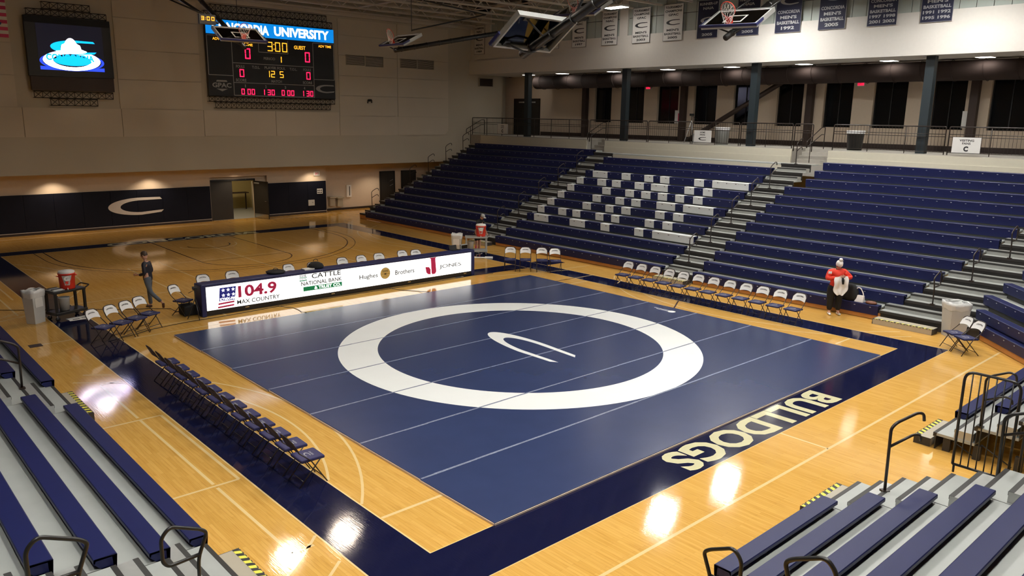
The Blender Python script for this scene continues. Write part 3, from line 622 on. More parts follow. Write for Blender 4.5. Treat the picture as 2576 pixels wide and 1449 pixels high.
# ================================================================ CHAIRS
def make_chair():
    t = thing('folding_chair', 'chair', 'chair')
    s = MB().bbox((-.205,-.21,.405),(.205,.20,.455),.02); so_ = s.build('seat', M['navy'], t)
    lg = MB(); T = Matrix.Translation((0,-.02,.4562)) @ Matrix.Rotation(PI,4,'Z'); text_mb(lg, 'CONCORDIA', (0,.05), .16, .032, 0, .03, T=T); swoosh(lg, (0,-.03), .15, .09, 0, T=T); lg.build('seat_print', M['silver'], so_)
    for sx in (-1,1):
        x = .212*sx
        MB().tube([(x,-.23,0.0),(x,.04,.43),(x,.235,.60)], .011, 6).build('front_leg', M['rail'], t)
        MB().tube([(x*.93,.25,0.0),(x*.93,-.13,.415)], .011, 6).build('rear_leg', M['rail'], t)
    MB().tube([(-.212,-.165,.105),(.212,-.165,.105)], .008, 6).build('front_stretcher', M['rail'], t)
    MB().tube([(-.197,.17,.09),(.197,.17,.09)], .008, 6).build('rear_stretcher', M['rail'], t)
    # back: curved arch
    A = [(-.212,.235,.60),(-.212,.315,.755),(-.19,.35,.82),(-.14,.37,.853),(0,.385,.866),(.14,.37,.853),(.19,.35,.82),(.212,.315,.755),(.212,.235,.60)]
    MB().tube(fillet(A,.05,3), .011, 6).build('back_frame', M['rail'], t)
    b = MB(); nx, nz = 10, 6; vs=[]; 
    def pt(i,j,off):
        u = -1+2*i/nx; v = j/nz
        zt = .852-.10*max(0,abs(u)-.55)**1.5*3.2; zb = .625+.035*(1-u*u)
        zz = zb+(zt-zb)*v; yy = .235+(zz-.60)*.50+.03*(1-u*u)
        return (.205*u, yy+off, zz)
    for off in (-.012,.006):
        for j in range(nz+1):
            for i in range(nx+1): vs.append(pt(i,j,off))
    q = (nx+1)*(nz+1)
    ff = [(j*(nx+1)+i, j*(nx+1)+i+1, (j+1)*(nx+1)+i+1, (j+1)*(nx+1)+i) for j in range(nz) for i in range(nx)]
    MB().add(vs[:q], ff, True).build('backrest', M['whitep'], t)
    bk = MB().add(vs[q:], [f[::-1] for f in ff], True).build('backrest_rear', M['navy'], t)
    tx = MB(); Tt = frame((0,.235+(.77-.6)*.53-.008,.765),(1,0,0),(0,.468,.884)); text_mb(tx, 'CONCORDIA', (0,0), .23, .034, .0, .04, T=Tt, arch=.02); tx.build('back_lettering', M['txt_dark'], t)
    return t
CH = make_chair(); used = [False]
def put_chair(x, y, ang, label, group):
    if not used[0]:
        used[0] = True; CH.location = (x,y,.004); CH.rotation_euler = (0,0,math.radians(ang)); CH['label'] = label; CH['group'] = group; return CH
    return dup(CH, label, (x,y,.004), math.radians(ang), group)
for i in range(12):
    put_chair(-.205+random.uniform(-.008,.008), 3.06+.582*i, 90+random.uniform(-2,2), 'navy folding chair in the left row along the mat, %s from the near end' % ORD[i], 'chairs left of the mat')
for i in range(12):
    put_chair(15.48+random.uniform(-.01,.01), 3.13+.588*i, -90+random.uniform(-3,3), 'white backed folding chair in the right row along the bleachers, %s from the near end' % ORD[i], 'chairs right of the mat')
for i,(x,y) in enumerate(((-.42,13.42),(.06,13.62),(.5,13.86),(.93,14.16))):
    put_chair(x+.0,y,34-2*i, 'white backed folding chair in the four beside the left cart, %s from the left' % ORD[i], 'four chairs by the left cart')
for i,(x,y) in enumerate(((14.33,14.28),(14.76,13.87),(15.2,13.4),(15.5,12.97))):
    put_chair(x,y,-44+2*i, 'white folding chair of four facing us near the far cart, %s from the left' % ORD[i], 'four chairs by the far cart')
put_chair(16.42,-.95,-128, 'white backed folding chair by the right grey bin, the left one of two', 'two chairs by the right bin')
put_chair(16.12,-1.33,-126, 'white backed folding chair by the right grey bin, the right one of two', 'two chairs by the right bin')
put_chair(2.2,15.12,30, 'single white backed folding chair beside the camera tripod left of the lit table', 'single chair')
for i,x in enumerate((3.3,4.2,6.2,6.95,8.2,9.0,9.7,10.75,11.2)):
    put_chair(x,16.05-(.35 if i in (3,8) else .0)*.5,0+random.uniform(-8,8), 'folding chair, only its white back showing above the lit table, %s from the left' % ORD[i], 'chairs behind the lit table')
# ================================================================ WRESTLING MAT
MX, MY, MS, MT = 1.17, -.014, 13.0, .045
t = thing('wrestling_mat', 'large navy wrestling mat with white ring filling the near half of the court', 'mat', (0,0,0))
for i in range(7):
    a, b = MY+MS*i/7, MY+MS*(i+1)/7
    off = (.035 if i==6-0 else 0) + random.uniform(-.012,.012)
    x0, x1 = MX+random.uniform(-.015,.015)+(0 if i else -.03), MX+MS+random.uniform(-.01,.01)
    s = MB(); s.bbox((x0,a+.002,.003),(x1,b-.002,MT),.006); so_ = s.build('mat_strip', M['mat'], t)
    f = MB(); f.box((x0-.012,a+.004,.003),(x0-.0005,b-.004,MT-.012)); 
    if i==0: f.box((x0,a-.012,.003),(x1,a-.0005,MT-.012))
    f.build('foam_edge', M['foam'], so_)
MC = (MX+MS/2+.0, MY+MS/2)
ring(MB(), MC, 3.66, 4.64, MT+.001, 128).build('mat_ring', M['ring'], t)
for i in range(1,7):
    tp = MB(); y = MY+MS*i/7; x = MX
    while x < MX+MS:
        L = random.uniform(.25,1.1); 
        tp.poly([(x,y-.022+random.uniform(-.006,.006),MT+.0018),(min(x+L,MX+MS),y-.022+random.uniform(-.006,.006),MT+.0018),(min(x+L,MX+MS),y+.022+random.uniform(-.004,.006),MT+.0018),(x,y+.022+random.uniform(-.004,.006),MT+.0018)])
        x += L
    tp.build('seam_tape', M['tape'], t)
T = frame((7.72,6.35,MT+.0025),(-.07,-1,0),(1,-.07,0))
sw = MB(); swoosh(sw, (0,0), 3.05, .98, 0, T=T); sw.build('mat_logo', M['ring'], t)
T = frame((13.7,6.45,MT+.002),(0,-1,0),(1,0,0)); sw = MB(); ring(sw,(.3,0),0,.12,0,20,T=T); sw.poly([(-.4,.03,0),(.2,.03,0),(.2,.06,0),(-.4,.06,0)],T); sw.poly([(-.25,-.06,0),(.2,-.06,0),(.2,-.03,0),(-.25,-.03,0)],T); sw.build('maker_mark', M['ring'], t)
# ================================================================ LIT SCORER TABLE
t = thing('scorer_table', 'long lit advertising table with white sponsor panels in front of the mat', 'table', (2.58,14.45,0))
Ls = 10.0; H = .97; 
b = MB(); b.bbox((-.08,-.02,H-.09),(Ls+.08,.42,H),.03); b.bbox((-.10,-.02,.0),(.04,.5,H-.02),.03); b.bbox((Ls-.04,-.02,0),(Ls+.10,.5,H-.02),.03); b.build('padded_frame', M['navy'], t)
b = MB().box((.0,.02,.02),(Ls,.05,.17)).box((.0,.03,.17),(Ls,.10,H-.085)); b.build('housing', M['black'], t)
LP = MB().box((.06,.012,.17),(Ls-.05,.028,H-.10)).build('lit_panel', M['E_sign'], t)
for x in (1.2,4.1,7.1,9.6): MB().box((x,.0,.1),(x+.12,.019,.13)).build('latch', M['chrome'], t)
def sg(name, m, fn, parent=LP):
    mb = MB(); T = frame((0,.0095,0),(1,0,0),(0,0,1)); fn(mb, T); return mb.build(name, m, parent)
def star(mb, c, r, T):
    v = [(c[0]+(r if i%2==0 else r*.42)*math.sin(PI*i/5), c[1]+(r if i%2==0 else r*.42)*math.cos(PI*i/5), .002) for i in range(10)]
    mb.add(v+[(c[0],c[1],.002)], [(i,(i+1)%10,10) for i in range(10)], False, T)
# table x offset 2.58
X0 = 2.58
sg('panel_print_blue', M['D_blue'], lambda mb,T: mb.poly([(.42,.405,0),(.90,.395,0),(.95,.80,0),(.46,.80,0)],T))
sg('panel_stars', M['E_sign'], lambda mb,T: [star(mb,(.56+.15*i,.72-.15*j),.06,T) for i in range(3) for j in range(2)])
sg('panel_call_sign', M['E_sign'], lambda mb,T: text_mb(mb,'KTMX-FM',(.68,.455),.46,.08,.002,.05,T=T))
sg('panel_print_red', M['D_red'], lambda mb,T: [text_mb(mb,'104.9',(1.62,.61),1.22,.36,0,.03,T=T), mb.poly([(.39,.30,0),(.88,.32,0),(.88,.37,0),(.40,.35,0)],T), mb.poly([(.37,.20,0),(.87,.22,0),(.87,.27,0),(.38,.25,0)],T)])
sg('panel_print_black', M['D_black'], lambda mb,T: [text_mb(mb,'MAX COUNTRY',(1.64,.30),1.36,.13,0,.015,T=T), text_mb(mb,'CATTLE',(3.95,.79),1.05,.16,0,.015,T=T), text_mb(mb,'THE',(3.12,.83),.26,.07,0,.03,T=T), text_mb(mb,'Hughes',(5.52,.50),.72,.19,0,.015,T=T), text_mb(mb,'Brothers',(6.98,.51),.80,.16,0,.015,T=T), text_mb(mb,'JONES',(8.98,.48),1.0,.17,0,.005,T=T), text_mb(mb,'NATIONAL BANK',(3.78,.575),1.45,.13,0,.02,T=T), mb.poly([(3.0,.72,0),(3.26,.72,0),(3.26,.735,0),(3.0,.735,0)],T)])
sg('panel_print_green', M['D_green'], lambda mb,T: [mb.poly([(3.12,.33,0),(4.5,.33,0),(4.5,.47,0),(3.12,.47,0)],T), mb.poly([(3.0,.76,0),(3.26,.76,0),(3.26,.785,0),(3.0,.785,0)],T), mb.poly([(3.0,.665,0),(3.26,.665,0),(3.26,.695,0),(3.0,.695,0)],T)])
sg('panel_print_white', M['E_sign'], lambda mb,T: text_mb(mb,'& TRUST CO.',(3.98,.40),.95,.10,.002,.03,T=T))
sg('panel_seal', M['gold'], lambda mb,T: ring(mb,(6.18,.545),0,.19,0,32,T=T))
sg('panel_seal_print', M['D_black'], lambda mb,T: [ring(mb,(6.18,.545),.188,.198,.001,32,T=T), text_mb(mb,'HUGHES',(6.18,.63),.24,.06,.002,.02,T=T), mb.poly([(6.05,.585,.002),(6.31,.585,.002),(6.31,.592,.002),(6.05,.592,.002)],T), mb.poly([(6.02,.52,.002),(6.34,.52,.002),(6.34,.528,.002),(6.02,.528,.002)],T), text_mb(mb,'M',(6.18,.52),.07,.07,.003,.02,T=T), mb.poly([(6.08,.44,.002),(6.28,.44,.002),(6.28,.447,.002),(6.08,.447,.002)],T)])
sg('panel_letter_j', M['D_red'], lambda mb,T: [mb.poly([(8.02,.87,0),(8.36,.87,0),(8.30,.83,0),(8.34,.34,0),(8.29,.27,0),(8.16,.26,0),(8.13,.32,0),(8.10,.83,0)],T), mb.poly([(7.86,.56,0),(8.02,.54,0),(8.09,.45,0),(8.09,.27,0),(7.97,.29,0),(7.90,.36,0)],T)])
def tabl(o, l, c): return lab(o, l, c)
# things on / behind the table
t = thing('laptop', 'open black laptop on the right end of the lit table', 'laptop', (12.0,14.75,H)); MB().box((-.17,-.1,0),(.17,.1,.02)).build('base', M['black'], t); MB().box((-.17,.1,.0),(.17,.115,.2),Matrix.Rotation(-.25,4,'X')).build('screen', M['black'], t)
t = thing('monitor', 'grey scoreboard controller case on the right end of the lit table', 'monitor', (12.45,14.75,H)); MB().bbox((-.16,.0,.0),(.16,.1,.17),.015).build('case', M['grey'], t); MB().box((-.14,-.004,.02),(.14,-.0005,.15)).build('screen', M['dglass'], t)
for x,w,l in ((4.95,.30,'low black bag on the lit table, nearer its left end'),(6.33,.26,'rounded black backpack standing on the lit table beside papers')):
    t = thing('backpack', l, 'bag', (x,14.78,H)); MB().lathe([(0,0),(w*.9,0),(w,.05),(w*.85,.13 if x>6 else .07),(w*.4,.19 if x>6 else .1),(0,.2 if x>6 else .1)],18).build('bag_body', M['blackcloth'], t)
    MB().tube([(w*.3*math.cos(a), .0, .14*(x>6)+.08+w*.25*math.sin(a)) for a in [PI*q/8 for q in range(9)]], .01, 5).build('bag_strap', M['black'], t)
t = MB().box((-.17,-.12,0),(.17,.12,.035)).build('paper_stack', M['paper']); t.location = (6.0,14.68,H+.001); lab(t,'stack of white papers on the lit table left of the backpack','paper')
t = MB().bbox((-.2,-.25,0),(.2,.25,.3),.05).build('equipment_bag', M['blackcloth']); t.location = (2.32,15.1,0.002); lab(t,'black bag on the floor at the left end of the lit table','bag')

# ================================================================ SCOREBOARD
SX0, SX1, SZ0, SZ1 = 10.56, 17.82, 6.62, 10.42
yb = YU-.30
t = thing('scoreboard', 'large black scoreboard with lit blue university header on the far wall', 'scoreboard', (0,0,0))
bd = MB().bbox((SX0,yb,SZ0),(SX1,yb+.22,SZ1),.015).build('case', M['black'], t)
def fr(y, parent, name, m, fn):
    mb = MB(); fn(mb, frame((0,y,0),(1,0,0),(0,0,1))); return mb.build(name, m, parent)
hd = MB().box((SX0+.02,yb-.03,9.69),(SX1-.02,yb-.001,10.40)).build('lit_header', M['E_blue'], t)
fr(yb-.033, hd, 'header_text', M['E_white'], lambda mb,T: text_mb(mb,'CONCORDIA',(12.42,10.05),3.05,.48,0,.035,T=T)); fr(yb-.033, hd, 'header_text', M['E_white'], lambda mb,T: text_mb(mb,'UNIVERSITY',(15.87,10.06),3.25,.48,0,.035,T=T))
def bar(mb,T,x0,z0,x1,z1,w=.035):
    if abs(x1-x0) > abs(z1-z0): mb.poly([(x0,z0-w/2,0),(x1,z1-w/2,0),(x1,z1+w/2,0),(x0,z0+w/2,0)],T)
    else: mb.poly([(x0-w/2,min(z0,z1),0),(x0+w/2,min(z0,z1),0),(x1+w/2,max(z0,z1),0),(x1-w/2,max(z0,z1),0)],T)
def lines(mb,T):
    for q in ((10.6,9.62,11.87,9.62),(10.6,7.67,11.87,7.67),(10.6,7.67,10.6,9.62),(11.88,6.68,11.88,9.62),(16.5,6.68,16.5,9.62),(17.78,7.67,17.78,9.62),(16.5,7.67,17.78,7.67),(16.5,9.62,17.78,9.62),(11.88,8.32,16.5,8.32),(11.88,7.33,16.5,7.33),(11.88,6.68,16.5,6.68),(13.34,8.94,15.01,8.94),(13.34,8.94,13.34,9.62),(15.01,8.94,15.01,9.62)): bar(mb,T,*q)
fr(yb-.002, bd, 'board_lines', M['silver'], lines)
def words(mb,T):
    for s_,cx,cz,w,h in (('PERIOD',13.92,8.63,.65,.14),('FOULS',12.28,8.15,.46,.14),('T.O.L.',13.14,8.15,.44,.14),('PLAYER FOUL',14.22,8.16,1.2,.14),('T.O.L.',15.28,8.15,.44,.14),('FOULS',16.1,8.16,.46,.14),('SCORE',12.29,7.46,.57,.15),('MATCH',14.27,7.47,.6,.14),('SCORE',16.1,7.47,.57,.14),('1',12.5,7.17,.05,.15),('2',13.64,7.17,.09,.15),('3',14.76,7.17,.09,.15),('4',15.9,7.17,.09,.15),('GPAC',11.25,7.17,1.0,.24)):
        text_mb(mb, s_, (cx,cz), w, h, 0, .03, T=T)
    mb.poly([(10.95,6.99,0),(11.55,6.99,0),(11.25,6.86,0)],T); mb.poly([(10.95,7.34,0),(11.55,7.34,0),(11.5,7.42,0),(11.0,7.42,0)],T)
fr(yb-.003, bd, 'board_words', M['silver'], words)
fr(yb-.003, bd, 'board_logo', M['silver'], lambda mb,T: swoosh(mb,(17.18,7.17),1.15,.45,0,T=T))
def amb(mb,T):
    for ch,x in (('3',13.98),('0',14.42),('0',14.82)): digit(mb,ch,x,9.26,.29,.48,.045,0,T)
    for zz in (9.14,9.38): mb.poly([(14.19,zz-.025,0),(14.23,zz-.025,0),(14.23,zz+.025,0),(14.19,zz+.025,0)],T)
    digit(mb,'1',14.54,8.62,.16,.32,.045,0,T); digit(mb,'1',13.82,7.84,.16,.34,.04,0,T); digit(mb,'2',14.08,7.84,.22,.34,.04,0,T); digit(mb,'5',14.58,7.84,.22,.34,.04,0,T)
    text_mb(mb,'GUEST',(15.71,9.31),.68,.19,0,.015,T=T); text_mb(mb,'ADV TIME',(17.24,9.47),.8,.13,0,.01,T=T); text_mb(mb,'ADV TIME',(11.3,9.46),.8,.13,0,.01,T=T); text_mb(mb,'HOME',(12.72,9.30),.6,.19,0,.015,T=T)
fr(yb-.004, bd, 'amber_digits', M['E_amber'], amb)
def rd(mb,T):
    digit(mb,'0',12.72,8.82,.30,.54,.06,0,T); digit(mb,'0',16.15,8.83,.30,.54,.06,0,T); digit(mb,'0',12.35,7.82,.25,.40,.05,0,T); digit(mb,'0',16.17,7.84,.25,.40,.05,0,T)
    for base,s_ in ((12.24,'000'),(13.36,'130'),(14.50,'000'),(15.65,'130')):
        for ch,dx in zip(s_,(.12,.45,.68)): digit(mb,ch,base+dx,6.88,.18,.30,.045,0,T)
fr(yb-.004, bd, 'red_digits', M['E_red'], rd)
def truss(name, x0, x1, z0, z1, y, parent, n=None, r=.014):
    mb = MB(); n = n or max(2,int((x1-x0)/((z1-z0)*1.15)))
    for yy in (y,): 
        mb.tube([(x0,yy,z0),(x1,yy,z0)], r*1.3,5).tube([(x0,yy,z1),(x1,yy,z1)], r*1.3,5)
        for k in range(n+1):
            x = x0+(x1-x0)*k/n; mb.tube([(x,yy,z0),(x,yy,z1)], r,5)
            if k<n:
                x2 = x0+(x1-x0)*(k+1)/n; mb.tube([(x,yy,z0),(x2,yy,z1)], r*.8,4); mb.tube([(x,yy,z1),(x2,yy,z0)], r*.8,4)
        mb.tube([(x0,yy,z0),(x0,YU,z0)],r,5).tube([(x1,yy,z0),(x1,YU,z0)],r,5).tube([(x0,yy,z1),(x0,YU,z1)],r,5).tube([(x1,yy,z1),(x1,YU,z1)],r,5)
    return mb.build(name, M['truss'], parent)
for a in ((10.56,17.8,6.34,6.6),(10.88,17.5,6.02,6.32),(10.56,17.76,10.45,10.78),(10.9,17.42,10.80,11.12)): truss('support_truss', *a, yb+.05, t, n=24)
# ================================================================ VIDEO DISPLAY
t = thing('video_display', 'video screen showing a glowing university logo, left of the scoreboard', 'screen', (0,0,0))
bd = MB().bbox((2.58,yb,7.27),(6.09,yb+.22,9.85),.015).build('case', M['black'], t)
MB().bbox((2.62,yb,6.66),(6.06,yb+.2,7.265),.015).build('lower_panel', M['brown'], t)
sc = MB().box((3.02,yb-.01,7.54),(5.71,yb-.001,9.55)).build('screen', M['E_screen'], t)
sd = MB().box((2.6,yb-.012,9.56),(6.07,yb-.0011,9.84)).build('upper_louvre', M['louvre'], t)
def glow(mb,T): ring(mb,(4.37,7.95),1.21,1.33,0,48,T=T,sy=.31); mb.poly([(3.05,7.56,0),(5.69,7.56,0),(5.69,7.72,0),(4.37,7.62,0),(3.05,7.72,0)],T)
fr(yb-.012, sc, 'screen_glow', M['E_glow'], glow)
fr(yb-.014, sc, 'screen_ring', M['E_hot'], lambda mb,T: ring(mb,(4.36,8.0),.78,1.18,0,64,T=T,sy=.37,a0=PI,a1=2*PI))
fr(yb-.0145, sc, 'screen_ring_top', M['E_lilac'], lambda mb,T: ring(mb,(4.36,8.0),.78,1.18,0,64,T=T,sy=.37,a0=0,a1=PI))
fr(yb-.016, sc, 'screen_disc', M['E_cyan'], lambda mb,T: ring(mb,(4.39,7.98),0,.78,0,48,T=T,sy=.27))
fr(yb-.018, sc, 'screen_swoosh', M['E_cyan'], lambda mb,T: swoosh(mb,(4.45,8.58),1.85,.62,0,T=T))
def blob(mb,T):      # plain round-edged white shape in place of the mascot
    n=40; pts=[]
    for i in range(n):
        a=2*PI*i/n; pts.append((4.36+(.30 if math.sin(a)>0 else .52)*math.cos(a)+(.12*math.cos(a) if math.sin(a)<.5 else 0), 8.42+(.56 if math.sin(a)>0 else .12)*math.sin(a), 0))
    mb.add(pts+[(4.36,8.45,0)], [(i,(i+1)%n,n) for i in range(n)], False, T)
fr(yb-.020, sc, 'screen_white_shape', M['E_hot'], blob)
fr(yb-.023, sc, 'screen_word', M['E_cyan'], lambda mb,T: text_mb(mb,'CONCORDIA',(4.30,8.12),1.98,.30,0,.05,T=T))
for a in ((2.7,5.98,6.33,6.62,10),(3.33,5.28,6.0,6.3,6),(2.72,5.98,9.88,10.14,10),(3.35,5.31,10.18,10.47,6)): truss('support_truss', a[0],a[1],a[2],a[3], yb+.05, t, n=a[4])
# flag
t = thing('flag', 'hanging striped flag cut off by the left edge of the far wall', 'flag', (0,YU-.1,0))
fl = MB(); 
for k in range(13):
    (fl if k%2==0 else fl)
f1 = MB(); f2 = MB()
for k in range(13):
    zt = 10.15-.145*k+ .58; f = f1 if k%2==0 else f2
    f.box((-.6,-.01,zt-.145),(2.0,.005,zt))
f1.build('red_stripes', M['D_red'], t); f2.build('white_stripes', M['whitecloth'], t)
MB().tube([(-.7,0,10.76),(2.1,0,10.76)], .02).build('flag_pole', M['chrome'], t)
# vents, bracket, wall items on far wall
for n_,(a,b,c,d) in enumerate(((18.7,19.95,8.58,9.15),(20.02,21.24,8.55,9.16),(22.45,23.68,8.6,9.14),(23.74,24.99,8.59,9.15),(28.7,29.9,7.72,8.26))):
    t = thing('wall_vent', 'brown louvred wall vent on the far wall, %s from the left' % ORD[n_], 'vent', ((a+b)/2,YU-.06,(c+d)/2), group='wall vents')
    w,h = (b-a)/2,(d-c)/2
    f = MB(); f.box((-w,-.03,-h),(-w+.03,.058,h)).box((w-.03,-.03,-h),(w,.058,h)).box((-w,-.03,-h),(w,.058,-h+.03)).box((-w,-.03,h-.03),(w,.058,h)); f.build('frame', M['tan'], t)
    s_ = MB(); 
    for k in range(9): zz = -h+.05+(2*h-.1)*k/8; s_.box((-w+.03,-.02,zz-.012),(w-.03,.02,zz+.012))
    s_.build('louvres', M['brown'], t); MB().box((-w+.03,.03,-h+.03),(w-.03,.055,h-.03)).build('backing', M['baseb'], t)
t = thing('wall_bracket', 'small black camera bracket on the upper far wall', 'bracket', (20.2,YU-.05,6.55)); MB().tube(fillet([(-.12,-.05,-.1),(-.12,-.1,.1),(.12,-.1,.1),(.12,-.1,-.08)],.05), .035).build('arm', M['black'], t); MB().box((-.1,-.05,0),(.1,.045,.1)).build('wall_plate', M['black'], t)
# pads
def padrun(label, x0, x1, zt):
    t = thing('wall_padding', label, 'wall pads', (0,YL-.07,0), group='far wall pads'); n = max(1,int(round((x1-x0)/1.22)))
    for k in range(n): MB().bbox((x0+(x1-x0)*k/n+.002,-.0,.14),(x0+(x1-x0)*(k+1)/n-.002,.065,zt),.012).build('pad', M['pad'], t)
    MB().box((x0,-.004,.115),(x1,.06,.138)).build('metal_strip', M['white_v'], t); MB().box((x0,.01,.0),(x1,.06,.113)).build('base_board', M['baseb'], t); return t
pa = padrun('black wall padding with a white swoosh on the far wall left of the doors', -8, 10.8, 1.90)
padrun('black wall padding on the far wall right of the open door', 14.12, 17.75, 1.90)
sw = MB(); swoosh(sw,(6.95,1.06),2.62,.88,0,T=frame((0,-.012,0),(1,0,0),(0,0,1))); sw.build('pad_logo', M['white_v'], pa)
def pxl(name, label, cat, a, b, m, parts=()):
    o = MB().box(a,b).build(name, M[m]); lab(o,label,cat)
    for nm_,pa_,pb_,pm_ in parts: MB().box(pa_,pb_).build(nm_, M[pm_], o)
    return o
sgx = pxl('exit_sign','white exit sign on the lit far wall right of the open door','sign',(17.0,YL-.05,2.22),(17.38,YL-.001,2.46),'whitep'); tm = MB(); text_mb(tm,'EXIT',(17.19,2.34),.24,.12,0,.02,T=frame((0,YL-.052,0),(1,0,0),(0,0,1))); tm.build('sign_text', M['D_red'], sgx)
pxl('outlet_panel','white panel with six dark sockets on the black wall padding','panel',(17.15,YL-.10,1.15),(17.5,YL-.071,1.45),'whitep',[('socket',(17.17+.11*i,YL-.104,1.18+.13*j),(17.24+.11*i,YL-.1001,1.27+.13*j),'black') for i in range(3) for j in range(2)])
pxl('access_plate','small white access plate low on the black wall padding','panel',(16.55,YL-.10,.48),(16.95,YL-.071,.82),'lgrey',[('keyhole',(16.8,YL-.104,.65),(16.86,YL-.1001,.68),'black')])
pxl('fire_cabinet','white fire extinguisher cabinet on the lower far wall','cabinet',(19.55,35.2,.76),(19.88,35.299,1.5),'whitep',[('cabinet_window',(19.72,35.195,.85),(19.77,35.1999,1.42),'black')])
for x,l in ((18.45,'left brown drinking fountain on the lower far wall'),(19.0,'right brown drinking fountain on the lower far wall')):
    t = thing('drinking_fountain', l, 'fountain', (x,35.29,.78 if x<18.8 else .72)); MB().bbox((-.22,-.35,.0),(.22,0,.09),.02).build('basin', M['tan'], t); MB().bbox((-.17,-.25,-.5),(.17,0,-.001),.02).build('body', M['tan'], t)
# concourse items
for y,z,l in ((19.62,5.93,'white fire cabinet on the concourse wall near the centre'),(4.58,5.98,'white fire cabinet on the concourse wall at the right')):
    o = MB().box((XW-.1,y-.19,z-.36),(XW-.001,y+.19,z+.36)).build('fire_cabinet', M['whitep']); lab(o,l,'cabinet'); MB().box((XW-.105,y-.1,z-.25),(XW-.1001,y-.04,z+.2)).build('cabinet_window', M['D_red'], o)
for y,z,l in ((21.82,7.85,'glowing red exit sign on the concourse wall left of centre'),(9.32,7.83,'glowing red exit sign on the concourse wall at the right')):
    o = MB().box((XW-.09,y-.17,z-.12-.25),(XW-.001,y+.17,z+.1-.25)).build('exit_sign', M['whitep']); lab(o,l,'sign')
    tm = MB().box((XW-.094,y-.15,z-.10-.25),(XW-.0901,y+.15,z+.08-.25)); tm.build('lit_face', M['E_exit'], o); tm = MB(); text_mb(tm,'EXIT',(0,0),.24,.10,0,.02,T=frame((XW-.096,y,z-.26),(0,-1,0),(0,0,1))); tm.build('sign_text', M['D_red'], o)
o = MB().box((30.75,YU+.78,7.0),(31.05,YU+.85,7.2)).build('exit_sign', M['whitep']); lab(o,'small glowing red exit sign at the far end of the concourse','sign'); MB().box((30.77,YU+.776,7.02),(31.03,YU+.7799,7.18)).build('lit_face', M['E_exit'], o)
# concourse guard railings
def gpanel(label, y0, y1):
    t = thing('concourse_railing', label, 'railing', (XP+.03,0,ZD), 0, 'concourse guard railing panels')
    h=1.09; MB().tube(fillet([(0,y0,-.12),(0,y0,h),(0,y1,h),(0,y1,-.12)],.07), .024, 8).build('outer_frame', M['rail'], t)
    for zz,nme in ((.80,'upper_mid_rail'),(.70,'mid_rail'),(.10,'bottom_rail')): MB().tube([(0,y0,zz),(0,y1,zz)], .014, 6).build(nme, M['rail'], t)
    L = y1-y0; np_ = int(round(L/1.55)); 
    for k in range(1,np_): MB().tube([(0,y0+L*k/np_,-.12),(0,y0+L*k/np_,h)], .018, 6).build('post', M['rail'], t)
    n = int(L/.13)
    for k in range(1,n): MB().box((-.005,y0+L*k/n-.005,.10),(.005,y0+L*k/n+.005,1.08)).build('baluster', M['rail'], t)
for i,(a,b) in enumerate(((22.97,33.30),(18.76,22.83),(15.98,18.66),(13.22,15.88),(10.47,13.12),(9.5,10.37),(4.0,8.55),(-.6,3.87))): gpanel('dark railing panel along the concourse edge, %s from the far wall' % ORD[i], a, b)
def stair_rail(label, y, x0=27.27):
    t = thing('stair_handrail', label, 'handrail', (x0,y,0)); 
    MB().tube(fillet([(0,0,4.68),(.0,0,4.95),(1.27,0,5.56),(1.55,0,5.56),(1.55,0,4.60)],.06), .02, 8).build('upper_rail', M['rail'], t)
    MB().tube(fillet([(0,0,4.68),(1.27,0,5.24),(1.55,0,5.24)],.06), .017, 8).build('lower_rail', M['rail'], t); MB().tube([(.34,0,4.02),(.34,0,5.10)], .018, 6).build('post', M['rail'], t)
stair_rail('dark stair rail on the concourse steps beside the long navy section', 9.35); stair_rail('dark stair rail on the concourse steps above the dark far section', 22.3); stair_rail('dark stair rail at the far wall end of the concourse', 33.0)
def board_sign(label, y0, y1, z0, z1, fn):
    o = MB().box((XP-.06,y0,z0),(XP-.03,y1,z1)).build('hanging_sign', M['paper']); lab(o,label,'sign')
    mb = MB(); T = frame((XP-.062,(y0+y1)/2,(z0+z1)/2),(0,-1,0),(0,0,1)); fn(mb,T); mb.build('sign_print', M['txt_dark'], o)
board_sign('white sign reading visiting fans hanging on the right concourse railing', 2.68,3.69,4.71,5.30, lambda mb,T:[text_mb(mb,'VISITING',(0,.18),.52,.085,0,.03,T=T),text_mb(mb,'FANS',(0,.065),.3,.085,0,.03,T=T),text_mb(mb,'C',(-.0,-.14),.17,.2,0,.06,T=T)])
board_sign('white sign reading home fans hanging on the middle concourse railing', 14.72,15.72,4.71,5.29, lambda mb,T:[text_mb(mb,'HOME',(0,.19),.3,.08,0,.03,T=T),text_mb(mb,'FANS',(0,.075),.3,.08,0,.03,T=T),swoosh(mb,(0,-.12),.45,.16,0,T=T)])
board_sign('white sign with a dark letter hanging on the far concourse railing', 29.73,30.69,4.73,5.33, lambda mb,T:[text_mb(mb,'HOME',(0,.18),.28,.07,0,.03,T=T),text_mb(mb,'FANS',(0,.07),.28,.07,0,.03,T=T),text_mb(mb,'C',(0,-.13),.17,.2,0,.06,T=T)])
def trashcan(label, x, y, m, z=ZD):
    t = thing('trash_can', label, 'bin', (x,y,z)); MB().lathe([(0,.0),(.30,.0),(.36,.78),(.37,.80),(.34,.8),(.28,.02),(0,.02)],24).build('bin_body', M[m], t); MB().lathe([(.375,.72),(.385,.84),(.34,.85),(.33,.8)],24).build('bin_liner', M['bag'], t)
trashcan('grey round bin behind the concourse railing near the middle', 28.95,14.75,'grey'); trashcan('dark round bin behind the concourse railing at the right', 28.95,8.0,'black')
t = thing('camera_tripod', 'video camera on a white legged tripod behind the concourse railing', 'tripod', (28.9,16.6,ZD))
